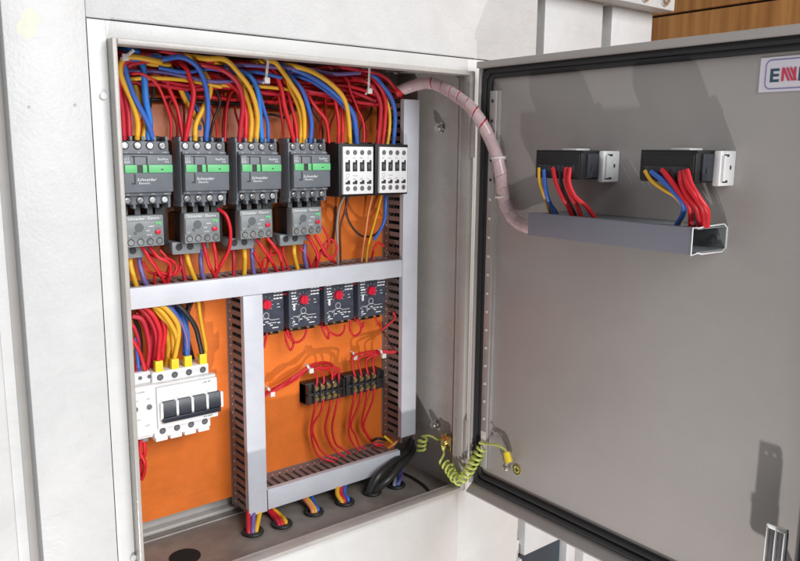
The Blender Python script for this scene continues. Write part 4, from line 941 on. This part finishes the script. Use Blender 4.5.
# ribbon wound round the path
Ls = [0]
for i in range(1, len(sp)): Ls.append(Ls[-1]+(sp[i]-sp[i-1]).length)
tot = Ls[-1]
def along(s_):
    s_ = min(max(s_, 0), tot-1e-6)
    for i in range(1, len(Ls)):
        if Ls[i] >= s_:
            t = (s_-Ls[i-1])/max(Ls[i]-Ls[i-1], 1e-9); p = sp[i-1].lerp(sp[i], t); d = (sp[i]-sp[i-1]).normalized(); return p, d
def frame(d):
    a = Vector((.3, .2, 1)).normalized(); n_ = (a-d*a.dot(d)).normalized(); return n_, d.cross(n_)
FR = []; n_ = None
for i in range(len(sp)):
    d = (sp[min(i+1, len(sp)-1)]-sp[max(i-1, 0)]).normalized()
    if n_ is None: n_ = d.orthogonal().normalized()
    n_ = (n_-d*n_.dot(d)).normalized(); FR.append((n_.copy(), d.cross(n_)))
def lframe(s_):
    i = min(range(len(Ls)), key=lambda q_: abs(Ls[q_]-s_)); return FR[i]
pitch = .0235; nseg = 20; rb = MB(); vs = []; fs = []
steps = int(tot/pitch*nseg)
for i in range(steps+1):
    s_ = i/nseg*pitch
    gap_ = .89+.03*math.sin(i*.11) if steps*.10 < i < steps*.44 else .985+.012*math.sin(i*.07)
    for e in (0, gap_):
        for rr in (.0104, .0092):
            p, d = along(s_+e*pitch); n_, b_ = lframe(s_+e*pitch); a = 2*math.pi*i/nseg
            vs.append(p+(n_*math.cos(a)+b_*math.sin(a))*rr)
for i in range(steps):
    o_ = i*4
    for (u, v) in ((0, 2), (2, 3), (3, 1), (1, 0)): fs.append((o_+u, o_+v, o_+4+v, o_+4+u))
rb.add(vs, fs, True)
part('spiral_wrap', rb, wrap_m, loom)
for lab, px, py in (('upper white cable tie clamping the pink loom to the door', 498, 158), ('lower white cable tie clamping the pink loom to the door', 502, 197)):
    q = atx(px, py, .598); t = thing('cable_tie', lab, 'cable tie', q, GT)
    m = MB(); m.torus(q, (0, .1, 1), .0112, .0016, 24, 6); m.box(.604, .615, q.y-.002, q.y+.016, q.z-.003, q.z+.003, .001)
    part('strap', m, nylon, t)
    part('base', MB().box(.6075, .6148, q.y+.004, q.y+.020, q.z-.0055, q.z+.0055, .0012), nylon, t)

# door device wires
G7 = 'wires from the panel meters into the door duct'
def dwire(c, r, label, pts):
    P = [atx(*p) for p in pts]; me = MB().tube(spline(P, 8), r, 10); tag(part('wire', me, WIRE[c], origin=P[0]), label, 'wire', G7)
M1, M2 = 'the left panel meter', 'the right panel meter'
W = [
 ('yellow', .0026, 'yellow wire from '+M1, [(539,168,.540),(539.5,180,.536),(543,192,.54),(548,206,.555),(552,220,.572)]),
 ('blue', .0032, 'blue wire hanging from '+M1+' into the door duct', [(544,170,.540),(545,184,.536),(547,196,.54),(551,206,.55),(557,220,.565)]),
 ('black', .0026, 'black wire end beyond the blue one below '+M1, [(551,205,.556),(556,212,.562),(560,222,.57)]),
 ('red', .0034, 'leftmost of three red wires from '+M1, [(553,168,.540),(556,182,.535),(562,196,.538),(569,208,.55),(574,222,.565)]),
 ('red', .0034, 'rightmost of three red wires from '+M1, [(570,168,.540),(569,182,.534),(575,196,.538),(586,206,.55),(596,220,.57)]),
 ('red', .0034, 'middle one of three red wires from '+M1, [(566,168,.540),(566,182,.535),(571,196,.54),(578,208,.55),(582,222,.565)]),
 ('black', .0026, 'black wire between the red ones below '+M1, [(560,170,.541),(561,182,.538),(566,196,.545),(574,212,.56),(579,224,.572)]),
 ('yellow', .0026, 'yellow wire bowing left from '+M2, [(645,171,.540),(652,181,.535),(665,190,.535),(676,197,.54),(683,208,.55),(680,224,.565)]),
 ('blue', .0034, 'blue wire bowing from '+M2+' into the door duct', [(651,172,.540),(662,180,.534),(674,192,.533),(683,204,.54),(683,214,.55),(676,226,.565)]),
 ('red', .0036, 'leftmost of four red wires from '+M2, [(662,170,.540),(670,180,.534),(681,194,.533),(690,208,.54),(691,226,.56)]),
 ('red', .0036, 'second of four red wires from '+M2, [(681,172,.540),(681,182,.534),(688,196,.533),(697,208,.54),(700,226,.56)]),
 ('red', .0036, 'third of four red wires from '+M2, [(684,171,.540),(687,184,.533),(695,196,.532),(703,209,.54),(705,226,.56)]),
 ('red', .0036, 'rightmost of four red wires from '+M2, [(687,170,.540),(691,184,.535),(699,198,.534),(707,211,.542),(707,226,.562)]),
 ('black', .0026, 'black wire between the red ones below '+M2, [(671,172,.541),(680,190,.54),(691,206,.548),(695,226,.566)]),
]
for (c, r, l, pts) in W: dwire(c, r, l, pts)

# ------------------------------------------------------------------ coiled earth lead
ew = thing('earth_lead', 'coiled green and yellow earth lead hanging between cabinet wall and door', 'earth lead', at(458, 482, 0))
path = []
def coil(p0, ctrl, turns, r, n=14):
    c = spline([Vector(p) for p in ctrl], 16); k = int(turns*n); out = []
    L = [0]
    for i in range(1, len(c)): L.append(L[-1]+(c[i]-c[i-1]).length)
    for j in range(k+1):
        s_ = L[-1]*j/k; i = 1
        while i < len(L)-1 and L[i] < s_: i += 1
        t = (s_-L[i-1])/max(1e-9, L[i]-L[i-1]); p = c[i-1].lerp(c[i], min(max(t, 0), 1)); d = (c[i]-c[i-1]).normalized()
        n_, b_ = frame(d); a = 2*math.pi*j/n+p0; out.append(p+(n_*math.cos(a)+b_*math.sin(a))*r)
    return out
c1 = coil(0, [at(421, 452, .10), at(421.5, 445, .10), at(423, 438, .098)], 3, .0080)
mid = spline([c1[-1], at(430, 436, .09), at(440, 440, .07), at(446, 434, .055), at(442, 444, .05), at(444, 453, .05), at(441, 460, .045)], 6)
c2 = coil(1.0, [at(443, 461, .045), at(450, 470, .022), at(458, 480, -.006), at(467, 473, -.022), at(475, 460, -.036), at(484, 445, -.050)], 14, .0088)
end = spline([c2[-1], at(489, 444, -.065), atx(497, 445, .600), atx(504, 449, .600), atx(507, 454, .600)], 6)
part('coil', MB().tube(c1+mid[1:]+[c2[0].lerp(mid[-1], .5)]+c2+end[1:], .0023, 8), earth_m, ew)
q0, q1 = atx(506.5, 452, .600), atx(509, 462, .600)
part('boot', MB().cyl(q0, q1, .0060, 16, .0072), ferrule_m, ew)
q = atx(506, 467, .603)
part('ring_lug', MB().torus(q, (1, 0, 0), .0058, .0014, 20, 6).cyl(q1, q+Vector((0, 0, .004)), .0026, 8), steel, ew)
g = [at(479, 424, -.04), atx(493, 430, .612), atx(501, 440, .612), atx(506, 452, .610)]
tag(part('wire', MB().tube(spline([atx(491, 429, .6055), atx(497, 436, .609), atx(503, 443, .611), atx(507, 452, .612)], 8), .0014, 8), WIRE['grey'], origin=g[1]), 'thin grey wire slanting from the door rail to the earth stud', 'wire')
